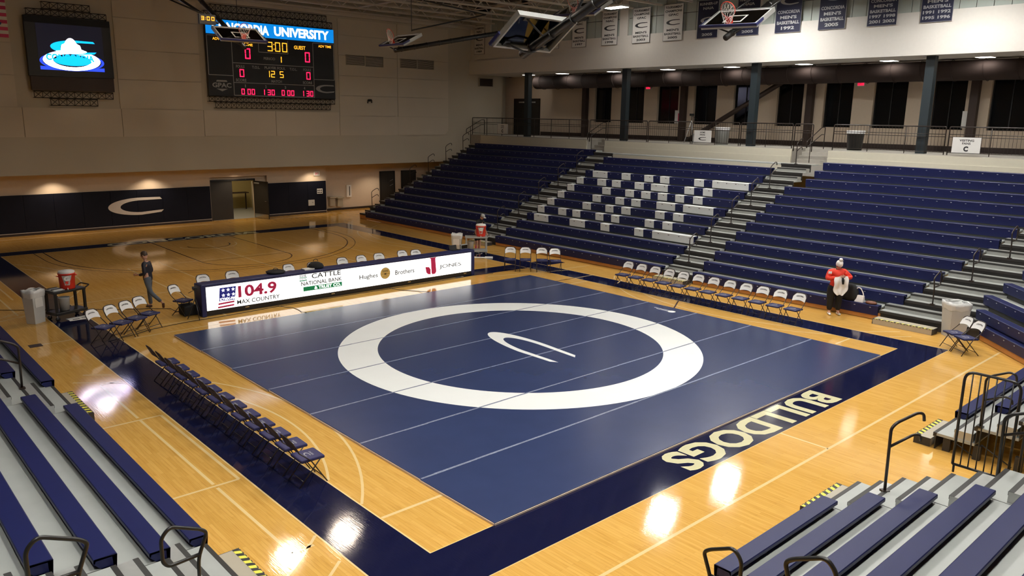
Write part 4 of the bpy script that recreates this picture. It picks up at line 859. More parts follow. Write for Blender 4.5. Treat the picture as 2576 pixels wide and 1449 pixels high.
for a in (0,2.1,4.2): MB().tube([(0,0,1.15),(.33*math.cos(a),.33*math.sin(a),0)], .02,6).build('leg', M['lgrey'], t)
MB().tube([(0,0,1.1),(0,0,1.38)],.02).build('centre_column', M['black'], t); MB().bbox((-.14,-.05,1.38),(.14,.05,1.5),.015).build('camera', M['black'], t); MB().tube([(.05,0,1.36),(.1,-.28,1.22)],.01).build('pan_handle', M['black'], t)
# banners
BN = [('w',32.55,1.0,'CHAMPIONS|NIAC||||MEN\'S|BASKETBALL|1989'),('w',27.95,1.05,'CHAMPIONS|NIAC||||MEN\'S|BASKETBALL|1990'),('w',25.95,1.05,'TOURNAMENT|CHAMPIONS|NIAC||||MEN\'S|BASKETBALL|1995'),('w',23.82,1.05,'TOURNAMENT|CHAMPIONS|NIAC||||MEN\'S|BASKETBALL|1997'),('w',21.58,1.08,'TOURNAMENT|CHAMPIONS|NIAC||||MEN\'S|BASKETBALL|1998'),('w',19.42,1.14,'TOURNAMENT|CHAMPIONS|GPAC||||MEN\'S|BASKETBALL|2003'),('w',17.4,1.16,'TOURNAMENT|CHAMPIONS|GPAC||||MEN\'S|BASKETBALL|2005'),
 ('n',15.35,1.15,'RUNNER-UP|NAIA||||CONCORDIA||2005'),('n',13.15,1.15,'FINAL FOUR|NAIA||||CONCORDIA||2005'),('n',11.13,1.22,'|||CONCORDIA|MEN\'S|BASKETBALL|1992'),('n',9.1,1.17,'|||CONCORDIA|MEN\'S|BASKETBALL|2005'),('n',6.97,1.18,'|||CONCORDIA|MEN\'S|BASKETBALL|1997 1998|2001 2003'),('n',4.88,1.16,'|||CONCORDIA|MEN\'S|BASKETBALL|1991 1992|1995 1996')]
for i,(c,y,w,tx) in enumerate(BN):
    zt, zb = (11.42, 9.68); 
    nmz = 'white championship banner' if c=='w' else 'navy championship banner'
    yr = tx.split('|')[-1]
    t = thing('banner', '%s hanging above the concourse, %s from the far wall' % (nmz, ORD[i]), 'banner', (27.955,y,0), group='championship banners')
    bn = MB().box((-.006,-w/2,zb),(.006,w/2,zt)).build('banner_cloth', M['paper' if c=='w' else 'bnavy'], t)
    e = MB(); e.box((-.008,-w/2-.012,zb-.012),(.008,-w/2,zt)).box((-.008,w/2,zb-.012),(.008,w/2+.012,zt)).box((-.008,-w/2,zb-.012),(.008,w/2,zb)); e.build('banner_trim', M['txt_dark' if c=='w' else 'silver'], t)
    MB().tube([(0,-w/2-.05,zt),(0,w/2+.05,zt)], .015).build('banner_rod', M['chrome'], t)
    T = frame((-.008,0,(zt+zb)/2),(0,-1,0),(0,0,1)); L = tx.split('|'); n = len(L); hh = (zt-zb)/(n+.6); mp_ = M['txt_dark' if c=='w' else 'silver']
    for k,s_ in enumerate(L):
        if s_: mb = MB(); text_mb(mb, s_, (0,(zt-zb)/2-hh*(k+.8)), min(w*.88, w*.13*len(s_)), hh*.62, 0, .035, T=T); mb.build('banner_text', mp_, bn)
    k0 = [k for k,s_ in enumerate(L) if not s_]
    mb = MB(); swoosh(mb,(0,(zt-zb)/2-hh*(sum(k0[:4])/len(k0[:4])+.8)), w*.72, hh*1.5, 0, T=T); mb.build('banner_logo', mp_, bn)
# ================================================================ BASKETBALL BACKSTOPS (folded up under the roof)
def hoop(label, pos, n, up, mast, clock=False, struts=(), mr=.09, rot_net=None):
    n = Vector(n).normalized(); up = (Vector(up)-n*Vector(up).dot(n)).normalized(); y = -n; x = y.cross(up)
    M4 = Matrix.Identity(4)
    for i in range(3): M4[i][0]=x[i]; M4[i][1]=y[i]; M4[i][2]=up[i]; M4[i][3]=pos[i]
    t = thing('basketball_hoop', label, 'basketball hoop', M4=M4, group='folded basketball backstops'); inv = M4.inverted()
    w,h = .915,1.07
    MB().box((-w+.03,-.006,.03),(w-.03,.006,h-.03)).build('glass_board', M['glass'], t)
    f = MB(); 
    for a,b in (((-w,-.03,0),(w,.03,.045)),((-w,-.03,h-.045),(w,.03,h)),((-w,-.03,.045),(-w+.045,.03,h-.045)),((w-.045,-.03,.045),(w,.03,h-.045))): f.box(a,b)
    f.box((-w,.03,0),(w,.10,.05)).box((-w,.03,h-.05),(w,.10,h)).box((-w,.03,.05),(-w+.05,.10,h-.05)).box((w-.05,.03,.05),(w,.10,h-.05)); f.build('board_frame', M['alu'], t)
    p = MB(); p.bbox((-w-.03,-.045,-.05),(w+.03,.03,-.0005),.015); p.bbox((-w-.035,-.045,-.05),(-w-.0005,.03,.36),.01); p.bbox((w+.0005,-.045,-.05),(w+.035,.03,.36),.01); p.build('board_pad', M['navy'], t)
    q = MB()
    for a,b in (((-.305,-.012,.20),(.305,-.0075,.25)),((-.305,-.012,.61),(.305,-.0075,.66)),((-.305,-.012,.25),(-.255,-.0075,.61)),((.255,-.012,.25),(.305,-.0075,.61))): q.box(a,b)
    q.box((-w+.05,-.012,h-.09),(w-.05,-.0075,h-.045)).box((-w+.045,-.012,.05),(-w+.085,-.0075,h-.09)).box((w-.085,-.012,.05),(w-.045,-.0075,h-.09)); q.build('target_square', M['whitep'], t)
    r = MB(); R=.2286; cy = -.15-R-.03; r.tube([(R*math.cos(a),cy+R*math.sin(a),.15) for a in [2*PI*k/28 for k in range(28)]], .010, 8, closed=True)
    r.box((-.09,-.17,.135),(.09,-.013,.155)).box((-.08,-.03,.04),(.08,-.013,.16)).tube([(-.07,-.02,.05),(-.11,-.22,.145)],.01,6).tube([(.07,-.02,.05),(.11,-.22,.145)],.01,6); rr = r.build('rim', M['red'], t)
    # net hangs straight down in the world from the rim ring, pulled inward
    down = (inv.to_3x3() @ Vector((0,0,-1))).normalized(); N_ = 12; nets = MB(); c = Vector((0,cy,.15)); lay = []
    for L in range(5):
        s_ = 1-.13*L; lay.append([c+Vector((R*s_*math.cos(2*PI*(k+.5*(L%2))/N_), R*s_*math.sin(2*PI*(k+.5*(L%2))/N_), 0))+down*(.085*L) for k in range(N_)])
    for L in range(4):
        for k in range(N_):
            nets.tube([lay[L][k],lay[L+1][k]], .004, 4, caps=False); nets.tube([lay[L][k],lay[L+1][(k+1)%N_ if L%2 else (k-1)%N_]], .004, 4, caps=False)
    nets.build('net', M['net'], rr)
    a,b = inv @ Vector(mast[0]), inv @ Vector(mast[1]); d = (b-a).normalized()
    ms = MB(); ms.tube([a,b], mr, 16); m_ = ms.build('mast', M['rail_b'], t); L = (b-a).length; rg = MB(); s_=.35
    while s_ < L and s_ < 6:
        rg.tube([a+d*(s_-.02), a+d*(s_+.02)], mr*1.12, 16); s_ += .7
    rg.build('clamp_ring', M['rail_b'], m_)
    fb = MB(); fb.tube([(-.6,.05,.12),(-.1,.24,.1),(.1,.24,.1),(.6,.05,.12)], .025, 6).tube([(-.6,.05,.95),(0,.26,.7),(.6,.05,.95)], .022, 6).box((-.66,.03,.05),(-.5,.07,.2)).box((.5,.03,.05),(.66,.07,.2)).box((-.66,.03,.88),(-.5,.07,1.02)).box((.5,.03,.88),(.66,.07,1.02)); fb.build('mounting_bracket', M['rail_b'], t)
    if struts:
        for p0,p1,rad in struts: MB().tube([inv @ Vector(p0), inv @ Vector(p1)], rad, 8).build('strut', M['rail_b'], t)
    if clock:
        k = thing('shot_clock', 'small amber clock reading 3:00 above the hoop by the scoreboard', 'clock', (0,0,0)); kc = MB().bbox((6.55,23.62,9.12),(7.2,23.75,9.5),.01).build('case', M['black'], k)
        mb = MB(); T = frame((0,23.612,0),(1,0,0),(0,0,1))
        for ch,xx in (('3',6.68),('0',6.90),('0',7.08)): digit(mb,ch,xx,9.34,.12,.15,.03,0,T)
        for zz in (9.31,9.37): mb.poly([(6.78,zz-.012,0),(6.80,zz-.012,0),(6.80,zz+.012,0),(6.78,zz+.012,0)],T)
        mb.build('amber_digits', M['E_amber'], kc)
hoop('large folded glass hoop with black mast at the top centre, seen from behind', (7.237,6.194,7.437), (.003,.59,.808), (.014,-.808,.589), ((7.50,6.42,7.28),(7.58,1.3,9.5)), struts=(((8.0,5.3,8.0),(8.3,3.3,11.3),.03),), mr=.105)
hoop('folded glass hoop at the top right in front of the navy banners', (14.829,5.61,8.501), (-.491,-.036,.87), (.871,.009,.492), ((14.75,5.6,8.15),(20.6,5.6,11.2)), struts=(((15.9,5.0,9.0),(20.4,4.9,11.2),.03),((15.9,6.2,9.0),(20.4,6.3,11.2),.03)))
hoop('folded glass hoop in front of the scoreboard', (8.024,22.982,8.583), (-.024,-.493,.87), (.02,.87,.493), ((8.0,22.9,8.3),(7.6,28.0,11.3)), clock=True, struts=(((7.3,23.7,9.2),(6.0,27.5,11.1),.045),((8.1,23.7,9.2),(8.05,23.6,12.5),.012),((7.3,24.0,9.3),(6.2,29,11.6),.03),((6.9,23.7,9.45),(4.7,27.5,11.1),.03)))
hoop('folded hoop seen edge on left of the large hoop', (14.119,21.884,8.771), (-.449,-.003,.894), (.894,-.023,.448), ((14.3,21.9,8.55),(26.5,21.9,10.95)), struts=(((15.2,21.9,9.45),(19.8,22.3,10.55),.03),((19.8,22.3,10.55),(16.4,22.5,10.85),.03),((15.2,21.9,9.4),(15.2,21.9,12.3),.015)), mr=.10)
hoop('dark folded hoop cut off by the top left corner', (-.35,23.0,8.45), (.491,.0,.87), (-.871,0,.492), ((-.3,23,8.2),(-5.5,23,11.2)))
hoop('backboard corner with navy pad cut off by the top edge beside the large hoop', (14.8,11.75,9.28), (-.491,-.036,.87), (.871,.009,.492), ((14.75,11.7,9.0),(19.5,11.7,11.3)))

# ================================================================ CARTS, COOLERS, BINS
def cart(label, x, y, rz, m, L=.95, Wd=.5, H=.85):
    t = thing('utility_cart', label, 'cart', (x,y,0), rz, 'utility carts')
    MB().bbox((-L/2,-Wd/2,H-.07),(L/2,Wd/2,H),.02).build('top_shelf', M[m], t); MB().bbox((-L/2,-Wd/2,.16),(L/2,Wd/2,.25),.02).build('bottom_shelf', M[m], t)
    for sx in (-1,1):
        for sy in (-1,1):
            MB().bbox((sx*(L/2-.05)-.035,sy*(Wd/2-.04)-.03,.24),(sx*(L/2-.05)+.035,sy*(Wd/2-.04)+.03,H-.06),.01).build('leg', M[m], t)
            T = Matrix.Translation((sx*(L/2-.07),sy*(Wd/2-.06),.06)) @ Matrix.Rotation(PI/2,4,'X'); c = MB(); c.lathe([(0,-.018),(.06,-.018),(.06,.018),(0,.018)],14,T); c.build('wheel', M['black'], t)
            MB().box((sx*(L/2-.07)-.015,sy*(Wd/2-.06)-.025,.06),(sx*(L/2-.07)+.015,sy*(Wd/2-.06)+.025,.16)).build('wheel_fork', M['chrome'], t)
    MB().tube(fillet([(L/2-.02,-Wd/2+.05,H-.04),(L/2+.14,-Wd/2+.05,H+.04),(L/2+.14,Wd/2-.05,H+.04),(L/2-.02,Wd/2-.05,H-.04)],.04),.018,6).build('handle', M[m], t)
def cooler(label, x, y, z):
    t = thing('drink_cooler', label, 'cooler', (x,y,z), 0, 'orange drink coolers')
    MB().lathe([(0,0),(.185,0),(.195,.02),(.212,.42),(.225,.425),(.225,.445),(.205,.45)],28).build('body', M['cooler'], t)
    MB().lathe([(.205,.445),(.212,.455),(.212,.50),(.19,.515),(.10,.52),(.09,.535),(0,.535)],28).build('lid', M['whitep'], t)
    for sx in (-1,1): MB().tube(fillet([(sx*.20,-.04,.36),(sx*.25,-.04,.38),(sx*.25,.04,.38),(sx*.20,.04,.36)],.02),.014,6).build('handle', M['cooler'], t)
    # printed panel wraps toward the camera
    ang = math.atan2(-7.911-y, -5.78-x); vs=[]; r_=.214
    def P(a,zz,rr=0): return ((.186+.026*zz/.42+rr)*math.cos(ang+a),(.186+.026*zz/.42+rr)*math.sin(ang+a),zz)
    g = MB(); A=[(-.62,.40),(.62,.40),(.30,.12),(-.30,.12)]; n=8
    for i in range(n):
        u0,u1=i/n,(i+1)/n
        g.add([P(A[3][0]+(A[2][0]-A[3][0])*u0,.12,.006),P(A[3][0]+(A[2][0]-A[3][0])*u1,.12,.006),P(A[0][0]+(A[1][0]-A[0][0])*u1,.40,.006),P(A[0][0]+(A[1][0]-A[0][0])*u0,.40,.006)],[(0,1,2,3)])
    g.build('print_panel', M['lgrey'], t)
    side = Vector((-math.sin(ang),math.cos(ang),0))
    c = Vector((math.cos(ang),math.sin(ang),0)); mb = MB(); T = frame(tuple(c*.222+Vector((0,0,.315))), tuple(side), (0,0,1)); text_mb(mb,'G',(0,0),.15,.14,.006,.07,T=T); mb.build('print_letter', M['whitep'], t)
    mb = MB(); T = frame(tuple(c*.212+Vector((0,0,.2))), tuple(side), (0,0,1)); mb.poly([(.07,.06,.004),(-.02,.06,.004),(-.06,-.02,.004),(-.01,-.02,.004),(-.05,-.09,.004),(.05,.0,.004),(.01,.0,.004)],T); mb.build('print_bolt', M['cooler'], t)
    MB().tube([tuple(c*.19+Vector((0,0,.04))),tuple(c*.25+Vector((0,0,.04))),tuple(c*.25+Vector((0,0,.0)))],.012,6).build('spigot', M['whitep'], t)
def bin_(label, x, y, rz, H=.93, w=.44, d=.36, sheet=True):
    t = thing('trash_bin', label, 'bin', (x,y,0.001), rz, 'grey square bins')
    b = MB(); k=.80
    vs = [(-w/2*k,-d/2*k,0),(w/2*k,-d/2*k,0),(w/2*k,d/2*k,0),(-w/2*k,d/2*k,0),(-w/2,-d/2,H),(w/2,-d/2,H),(w/2,d/2,H),(-w/2,d/2,H)]
    wi = [(q[0]*.93,q[1]*.93,q[2]+(.02 if q[2]==0 else 0)) for q in vs]
    b.add(vs+wi, [(0,3,2,1),(0,1,5,4),(1,2,6,5),(2,3,7,6),(3,0,4,7),(8,9,10,11),(8,12,13,9),(9,13,14,10),(10,14,15,11),(11,15,12,8),(4,5,13,12),(5,6,14,13),(6,7,15,14),(7,4,12,15)]); b.build('bin_body', M['lgrey'], t)
    l = MB(); n=24; vs=[]
    for zi,(zz,s_) in enumerate(((H-.2,1.02),(H-.08,1.05),(H+.02,1.04),(H+.01,.96),(H-.12,.88))):
        for q in range(n):
            a = 2*PI*q/n; cx,cy = math.cos(a),math.sin(a); m_ = max(abs(cx),abs(cy)); kk = (.80+.2*min(zz,H)/H)
            wob = 1+.012*math.sin(7*a+zi*2)
            vs.append((cx/m_*w/2*s_*kk*wob, cy/m_*d/2*s_*kk*wob, zz+.02*math.sin(5*a+zi)))
    l.add(vs, [(i*n+j,i*n+(j+1)%n,(i+1)*n+(j+1)%n,(i+1)*n+j) for i in range(4) for j in range(n)], True); l.build('bin_liner', M['bag'], t)
    if sheet: MB().box((-.14,-d/2*1.0-.002,H*.5),(.12,-d/2*.96+.001,H*.78),Matrix.Rotation(-.0,4,'X')).build('paper_sheet', M['paper'], t)
cart('dark plastic utility cart at the left carrying a red drink cooler', -.46, 16.85, math.radians(20), 'black')
cooler('red drink cooler on the dark left cart', -.38, 16.85, .851)
bin_('tall grey bin with liner beside the dark left cart', -1.27, 16.78, math.radians(35))
t = thing('clip_tray', 'tray of papers and clipboards on the dark left cart', 'tray', (-.72,16.78,.851), .3); MB().box((-.16,-.2,0),(.16,.2,.02)).build('tray', M['lgrey'], t)
for i in range(4): MB().box((-.13,-.17+.09*i,.021+.004*i),(.13,-.10+.09*i,.04+.004*i)).build('clipboard', M['txt_dark' if i%2 else 'paper'], t)
t = thing('waste_basket', 'small grey basket on the lower shelf of the dark left cart', 'basket', (-.52,16.80,.251)); MB().lathe([(0,0),(.12,0),(.15,.36),(.16,.37),(.145,.36),(.11,.02),(0,.02)],20).build('basket_body', M['lgrey'], t)
o = MB(); 
for i in range(3): o.box((-.3+.0*i,-.2+.14*i,.001+.001*i),(.28,-.08+.14*i,.004+.001*i),Matrix.Rotation(.1*i,4,'Z'))
o = o.build('paper_sheets', M['paper']); o.location=(-.22,16.55,.001); lab(o,'white papers with dark print lying on the floor by the left cart','paper')
MB().box((-.2,-.1,.0065),(-.02,-.03,.007)).box((.05,.0,.0065),(.2,.05,.007)).build('print', M['txt_dark'], o)
cart('grey plastic utility cart in the distance carrying a red drink cooler', 15.48, 17.72, math.radians(-38), 'grey', H=.82)
cooler('red drink cooler on the grey distant cart', 15.62, 17.58, .821)
bin_('grey bin with white paper beside the distant grey cart', 14.85, 18.25, math.radians(-45), H=.9)
t = thing('waste_basket', 'small grey basket on the lower shelf of the distant grey cart', 'basket', (15.28,17.85,.251)); MB().lathe([(0,0),(.11,0),(.14,.34),(.15,.35),(.135,.34),(.10,.02),(0,.02)],20).build('basket_body', M['lgrey'], t)
o = MB().box((-.5,-.12,.001),(.1,.10,.02)).box((.12,-.15,.001),(.45,.1,.045)).box((-.2,-.2,.02),(.2,-.05,.03)).build('paper_pile', M['paper']); o.location = (15.25,17.05,0); o.rotation_euler=(0,0,math.radians(-45)); lab(o,'heap of white papers on the floor before the distant cart','paper')
bin_('tall grey bin with clear liner by the right corner bleachers', 17.78, -.48, math.radians(-40), H=.97, w=.55, d=.5, sheet=False)
# tripod left of the table
t = thing('camera_tripod', 'black camera tripod left of the lit table', 'tripod', (2.30,14.42,0))
for a in (.5,2.6,4.7): MB().tube([(0,0,.62),(.24*math.cos(a),.24*math.sin(a),.003)], .012,6).build('leg', M['rail_b'], t)
MB().tube([(0,0,.5),(0,0,.86)],.014).build('centre_column', M['rail_b'], t); MB().bbox((-.05,-.09,.86),(.05,.07,.95),.012).build('camera', M['black'], t); MB().tube([(0,0,.86),(-.2,-.06,.80)],.008).build('pan_handle', M['rail_b'], t)
# cables
def cable(label, pts, r=.008):
    P = [Vector(q) for q in pts]; out=[]
    for i in range(len(P)-1):
        for k in range(8):
            tt=k/8; q = P[i].lerp(P[i+1],tt); d = (P[i+1]-P[i]); nn = Vector((-d.y,d.x,0)).normalized(); out.append(q+nn*math.sin(tt*PI)*.03*(1 if i%2 else -1))
    out.append(P[-1]); o = MB().tube(out, r, 6).build('power_cable', M['black']); lab(o,label,'cable')
z_=.010
cable('dark cable running across the floor from the left edge past the cart to the tripod', [(-2.0,19.2,z_),(-1.1,18.45,z_),(.05,17.65,z_),(1.2,16.75,z_),(2.16,16.05,z_),(2.2,15.5,z_)])
cable('dark cable along the floor in front of the lit table', [(-.3,13.55,z_),(.83,14.0,z_),(2.0,14.20,z_),(4.5,14.33,z_),(8.0,14.36,z_),(12.6,14.36,z_),(13.4,14.2,z_)])
cable('short cable from the lit table onto the mat, left one', [(4.8,14.44,z_),(5.05,13.9,z_),(5.0,13.3,z_),(5.0,12.97,.055)])
cable('short cable from the lit table onto the mat, right one', [(8.9,14.44,z_),(9.05,13.9,z_),(9.4,13.4,z_),(9.5,12.97,.055)])
# items on the first seat row by the woman
t = thing('coat', 'black coat heaped on the first navy seat beside the woman in red', 'coat', (18.0,2.62,.442)); MB().lathe([(0,0),(.24,.0),(.27,.10),(.25,.28),(.20,.42),(.12,.50),(0,.52)],16,Matrix.Scale(.55,4,(1,0,0))).build('coat_cloth', M['blackcloth'], t)
t = thing('handbag', 'cream handbag with a looped strap on the first navy seat', 'bag', (17.98,2.36,.442), -PI/2); MB().prism([(-.07,0),(.07,0),(.055,.10),(.03,.20),(-.03,.20),(-.055,.10)],(-.18,.18),0).build('bag_body', M['whitecloth'], t); MB().tube(fillet([(-.15,0,.17),(-.13,0,.32),(-.03,0,.44),(.05,0,.42),(.14,0,.28),(.165,0,.16)],.06),.016,6).build('strap', M['whitecloth'], t)
o = MB().lathe([(0,0),(.1,0),(.12,.03),(.09,.07),(0,.08)],14,Matrix.Scale(1.5,4,(0,1,0))).build('glove', M['orange_w']); o.location=(17.98,1.95,.442); lab(o,'brown leather glove lying on the end of the first navy seat','glove')

# ================================================================ PEOPLE
def skin_mesh(name, chains, m, parent, sub=1, root=0):
    """chains: list of lists of ((x,y,z), radius[, radius_y]); first point of a later chain joins the nearest existing vertex"""
    V=[]; E=[]; Rr=[]
    for ch in chains:
        prev=None
        for q in ch:
            c=Vector(q[0]); hit=None
            for i,v in enumerate(V):
                if (v-c).length < 1e-4: hit=i
            if hit is None: V.append(c); Rr.append((q[1], q[2] if len(q)>2 else q[1])); hit=len(V)-1
            if prev is not None and prev!=hit: E.append((prev,hit))
            prev=hit
    me=bpy.data.meshes.new(name); me.from_pydata([v[:] for v in V],E,[]); o=bpy.data.objects.new(name,me); COL.objects.link(o)
    md=o.modifiers.new('skin','SKIN'); md.use_smooth_shade=True
    for i,sv in enumerate(me.skin_vertices[0].data): sv.radius=Rr[i]; sv.use_root=(i==root)
    s_=o.modifiers.new('sub','SUBSURF'); s_.levels=sub; s_.render_levels=sub
    dg=bpy.context.evaluated_depsgraph_get(); nm_=bpy.data.meshes.new_from_object(o.evaluated_get(dg)); bpy.data.objects.remove(o)
    nm_.materials.clear(); nm_.materials.append(m); o=bpy.data.objects.new(name,nm_); COL.objects.link(o); o.parent=parent; return o
def lerp(a,b,t): return tuple(a[i]+(b[i]-a[i])*t for i in range(3))
def hand_chains(wr, dirv, side, curl=.5):
    d=Vector(dirv).normalized(); s_=Vector(side).normalized(); nn=d.cross(s_).normalized(); w=Vector(wr); out=[]
    palm=w+d*.055; out.append([(tuple(w),.026,.02),(tuple(palm),.036,.016)])
    for i,l in enumerate((.066,.075,.07,.055)):
        b=palm+s_*(.026-.017*i)+d*.03; k=b+d*l*.5+nn*curl*.012; e=k+(d*(1-curl)+nn*curl).normalized()*l*.5
        out.append([(tuple(palm),.036,.016),(tuple(b),.009),(tuple(k),.0085),(tuple(e),.007)])
    b=w+d*.025+s_*.032; out.append([(tuple(w),.026,.02),(tuple(b),.011),(tuple(b+d*.028+s_*.018),.0095),(tuple(b+d*.05+s_*.012),.008)])
    return out
def head_parts(parent, c, R, hair=True, hairmat='hair', hs=1.0):
    """c: head centre; R: rotation matrix, face toward local -y"""
    T=Matrix.Translation(c)@R.to_4x4()
    hd=MB(); prof=[(0,-.125),(.03,-.122),(.05,-.105),(.062,-.07),(.072,-.02),(.078,.03),(.072,.075),(.05,.105),(.02,.12),(0,.122)]
    hd.lathe([(r,z) for r,z in prof],20,T@Matrix.Scale(1.22,4,(0,1,0))); hd.lathe([(0,-.02),(.012,-.015),(.014,0),(.005,.028),(0,.035)],8,T@Matrix.Translation((0,-.097,-.005)))
    for sx in (-1,1): hd.lathe([(0,-.03),(.012,-.02),(.014,.01),(0,.03)],8,T@Matrix.Translation((sx*.078,.005,0)))
    h=hd.build('head',M['skin'],parent)
    e=MB()
    for sx in (-1,1): e.lathe([(0,-.008),(.011,-.004),(.011,.004),(0,.008)],8,T@Matrix.Translation((sx*.03,-.084,.012)))
    e.build('eyes',M['txt_dark'],h)
    ml=MB(); ml.box((-.022,-.086,-.062),(.022,-.076,-.054),T); ml.build('mouth',M['D_red'],h)
    if hair:
        hr=MB(); hr.lathe([(.079,-.02),(.083,.03),(.078,.08),(.055,.112),(.02,.128),(0,.13)],20,T@Matrix.Translation((0,.012,.003))@Matrix.Scale(1.2,4,(0,1,0))); hr.build('hair',M[hairmat],parent)
    return h
# --- man walking left
t = thing('person','man in dark jacket and jeans walking left behind the folding chairs','person',(1.72,16.55,0))
man=t
A_=math.radians(-35); # walking direction: towards -x +y ... image left
fw=Vector((-.75,.66,0)); sd=Vector((.66,.75,0))       # forward, his right side
def P_(f,s_,z): v=fw*f+sd*s_; return (v.x,v.y,z)
body=[[(P_(0,0,.92),.125,.10),(P_(.01,0,1.08),.12,.095),(P_(.02,0,1.25),.135,.10),(P_(.02,0,1.38),.12,.085),(P_(.03,0,1.45),.055),(P_(.045,0,1.52),.048)],
 [(P_(0,0,.92),.125,.10),(P_(.0,.09,.86),.088),(P_(.04,.10,.48),.055),(P_(.02,.10,.10),.036),(P_(.14,.10,.04),.03)],
 [(P_(0,0,.92),.125,.10),(P_(.0,-.09,.86),.088),(P_(-.10,-.10,.50),.055),(P_(-.40,-.10,.22),.036),(P_(-.46,-.10,.10),.03)],
 [(P_(.02,0,1.38),.12,.085),(P_(.02,.19,1.37),.05),(P_(-.04,.22,1.10),.04),(P_(.16,.17,1.0),.03),(P_(.20,.16,1.0),.025)],
 [(P_(.02,0,1.38),.12,.085),(P_(.02,-.19,1.37),.05),(P_(-.02,-.22,1.10),.04),(P_(.20,-.14,1.04),.03),(P_(.24,-.12,1.05),.025)]]
hc = hand_chains(P_(.20,.16,1.0), fw, (0,0,1), .6)+hand_chains(P_(.24,-.12,1.05), fw, (0,0,1), .6)
skin_mesh('body',body+hc,M['skin'],t)
skin_mesh('jacket',[[(P_(0,0,.84),.15,.13),(P_(0,0,.93),.155,.13),(P_(.01,0,1.08),.145,.12),(P_(.02,0,1.25),.155,.125),(P_(.02,0,1.39),.135,.10),(P_(.03,0,1.46),.07)],[(P_(.02,0,1.39),.135,.10),(P_(.02,.19,1.37),.068),(P_(-.04,.22,1.10),.056),(P_(.15,.17,1.0),.042)],[(P_(.02,0,1.39),.135,.10),(P_(.02,-.19,1.37),.068),(P_(-.02,-.22,1.10),.056),(P_(.19,-.14,1.04),.042)]],M['navy_shirt'],t)
skin_mesh('trousers',[[(P_(0,0,1.04),.13,.11),(P_(0,0,.90),.14,.12)],[(P_(0,0,.90),.14,.12),(P_(.0,.09,.84),.10),(P_(.04,.10,.48),.07),(P_(.02,.10,.09),.062)],[(P_(0,0,.90),.14,.12),(P_(.0,-.09,.84),.10),(P_(-.10,-.10,.50),.07),(P_(-.39,-.10,.22),.06)]],M['jeans'],t)
for (a,b,l) in ((P_(-.02,.10,.045),P_(.18,.10,.035),0),(P_(-.44,-.10,.20),P_(-.44,-.10,.03),1)):
    skin_mesh('shoe',[[(a,.045,.04),(lerp(a,b,.5),.045,.038),(b,.036,.03)]],M['brownshoe'],t)
Rm=Matrix.Rotation(math.atan2(fw.y,fw.x)+PI/2,3,'Z')@Matrix.Rotation(.25,3,'X')
head_parts(t,Vector(P_(.06,0,1.62)),Rm)
o=thing('wrapped_food','yellow wrapped parcel held in the walking man\'s hands','parcel',tuple(Vector((1.72,16.55,0))+Vector(P_(.33,.02,1.03)))); MB().bbox((-.09,-.05,-.04),(.09,.05,.04),.02).build('parcel_body',M['gold'],o)
# --- woman in red
t = thing('person','woman in red sweater and white bobble hat holding white clothing by the front bleachers','person',(17.52,2.88,0))
fw=Vector((-.66,-.75,0)); sd=Vector((-.75,.66,0))
body=[[(P_(0,0,.90),.17,.15),(P_(0,0,1.06),.16,.14),(P_(.01,0,1.24),.16,.13),(P_(.01,0,1.36),.13,.10),(P_(.03,0,1.42),.055),(P_(.06,0,1.48),.05)],
 [(P_(0,0,.90),.17,.15),(P_(0,.11,.82),.11),(P_(.01,.13,.46),.07),(P_(0,.14,.10),.045),(P_(.12,.16,.035),.035)],
 [(P_(0,0,.90),.17,.15),(P_(0,-.11,.82),.11),(P_(.02,-.12,.46),.07),(P_(.03,-.12,.10),.045),(P_(.15,-.13,.035),.035)],
 [(P_(.01,0,1.36),.13,.10),(P_(.01,.21,1.35),.06),(P_(.10,.33,1.14),.045),(P_(.30,.12,1.22),.03),(P_(.34,.07,1.24),.025)],
 [(P_(.01,0,1.36),.13,.10),(P_(.01,-.21,1.35),.06),(P_(.06,-.42,1.16),.045),(P_(.28,-.14,1.24),.03),(P_(.32,-.08,1.27),.025)]]
hc = hand_chains(P_(.34,.07,1.24),(-sd*.6+fw*.4),(0,0,1),.7)+hand_chains(P_(.32,-.08,1.27),(sd*.6+fw*.4),(0,0,1),.7)
skin_mesh('body',body+hc,M['skin'],t)
skin_mesh('sweater',[[(P_(0,0,.86),.21,.19),(P_(0,0,.96),.225,.20),(P_(0,0,1.08),.205,.175),(P_(.01,0,1.24),.20,.165),(P_(.01,0,1.37),.16,.12),(P_(.03,0,1.43),.075)],[(P_(.01,0,1.37),.16,.12),(P_(.01,.22,1.35),.095),(P_(.09,.34,1.14),.082),(P_(.28,.14,1.21),.055)],[(P_(.01,0,1.37),.16,.12),(P_(.01,-.22,1.35),.095),(P_(.05,-.43,1.16),.082),(P_(.26,-.17,1.23),.055)]],M['redshirt'],t)
skin_mesh('trousers',[[(P_(0,0,1.0),.19,.165),(P_(0,0,.88),.215,.19)],[(P_(0,0,.88),.215,.19),(P_(0,.12,.78),.165),(P_(.01,.13,.46),.115),(P_(0,.14,.12),.08)],[(P_(0,0,.88),.215,.19),(P_(0,-.12,.78),.165),(P_(.02,-.12,.46),.115),(P_(.03,-.12,.12),.08)]],M['blackcloth'],t)
for s_ in (.15,-.125): skin_mesh('shoe',[[(P_(-.03,s_,.05),.048,.045),(P_(.09,s_,.045),.048,.04),(P_(.19,s_+.02*(1 if s_>0 else -1),.035),.038,.03)]],M['whitep'],t)
Rm=Matrix.Rotation(math.atan2(fw.y,fw.x)+PI/2,3,'Z')@Matrix.Rotation(.45,3,'X')
hc_=Vector(P_(.08,0,1.545)); head_parts(t,hc_,Rm)
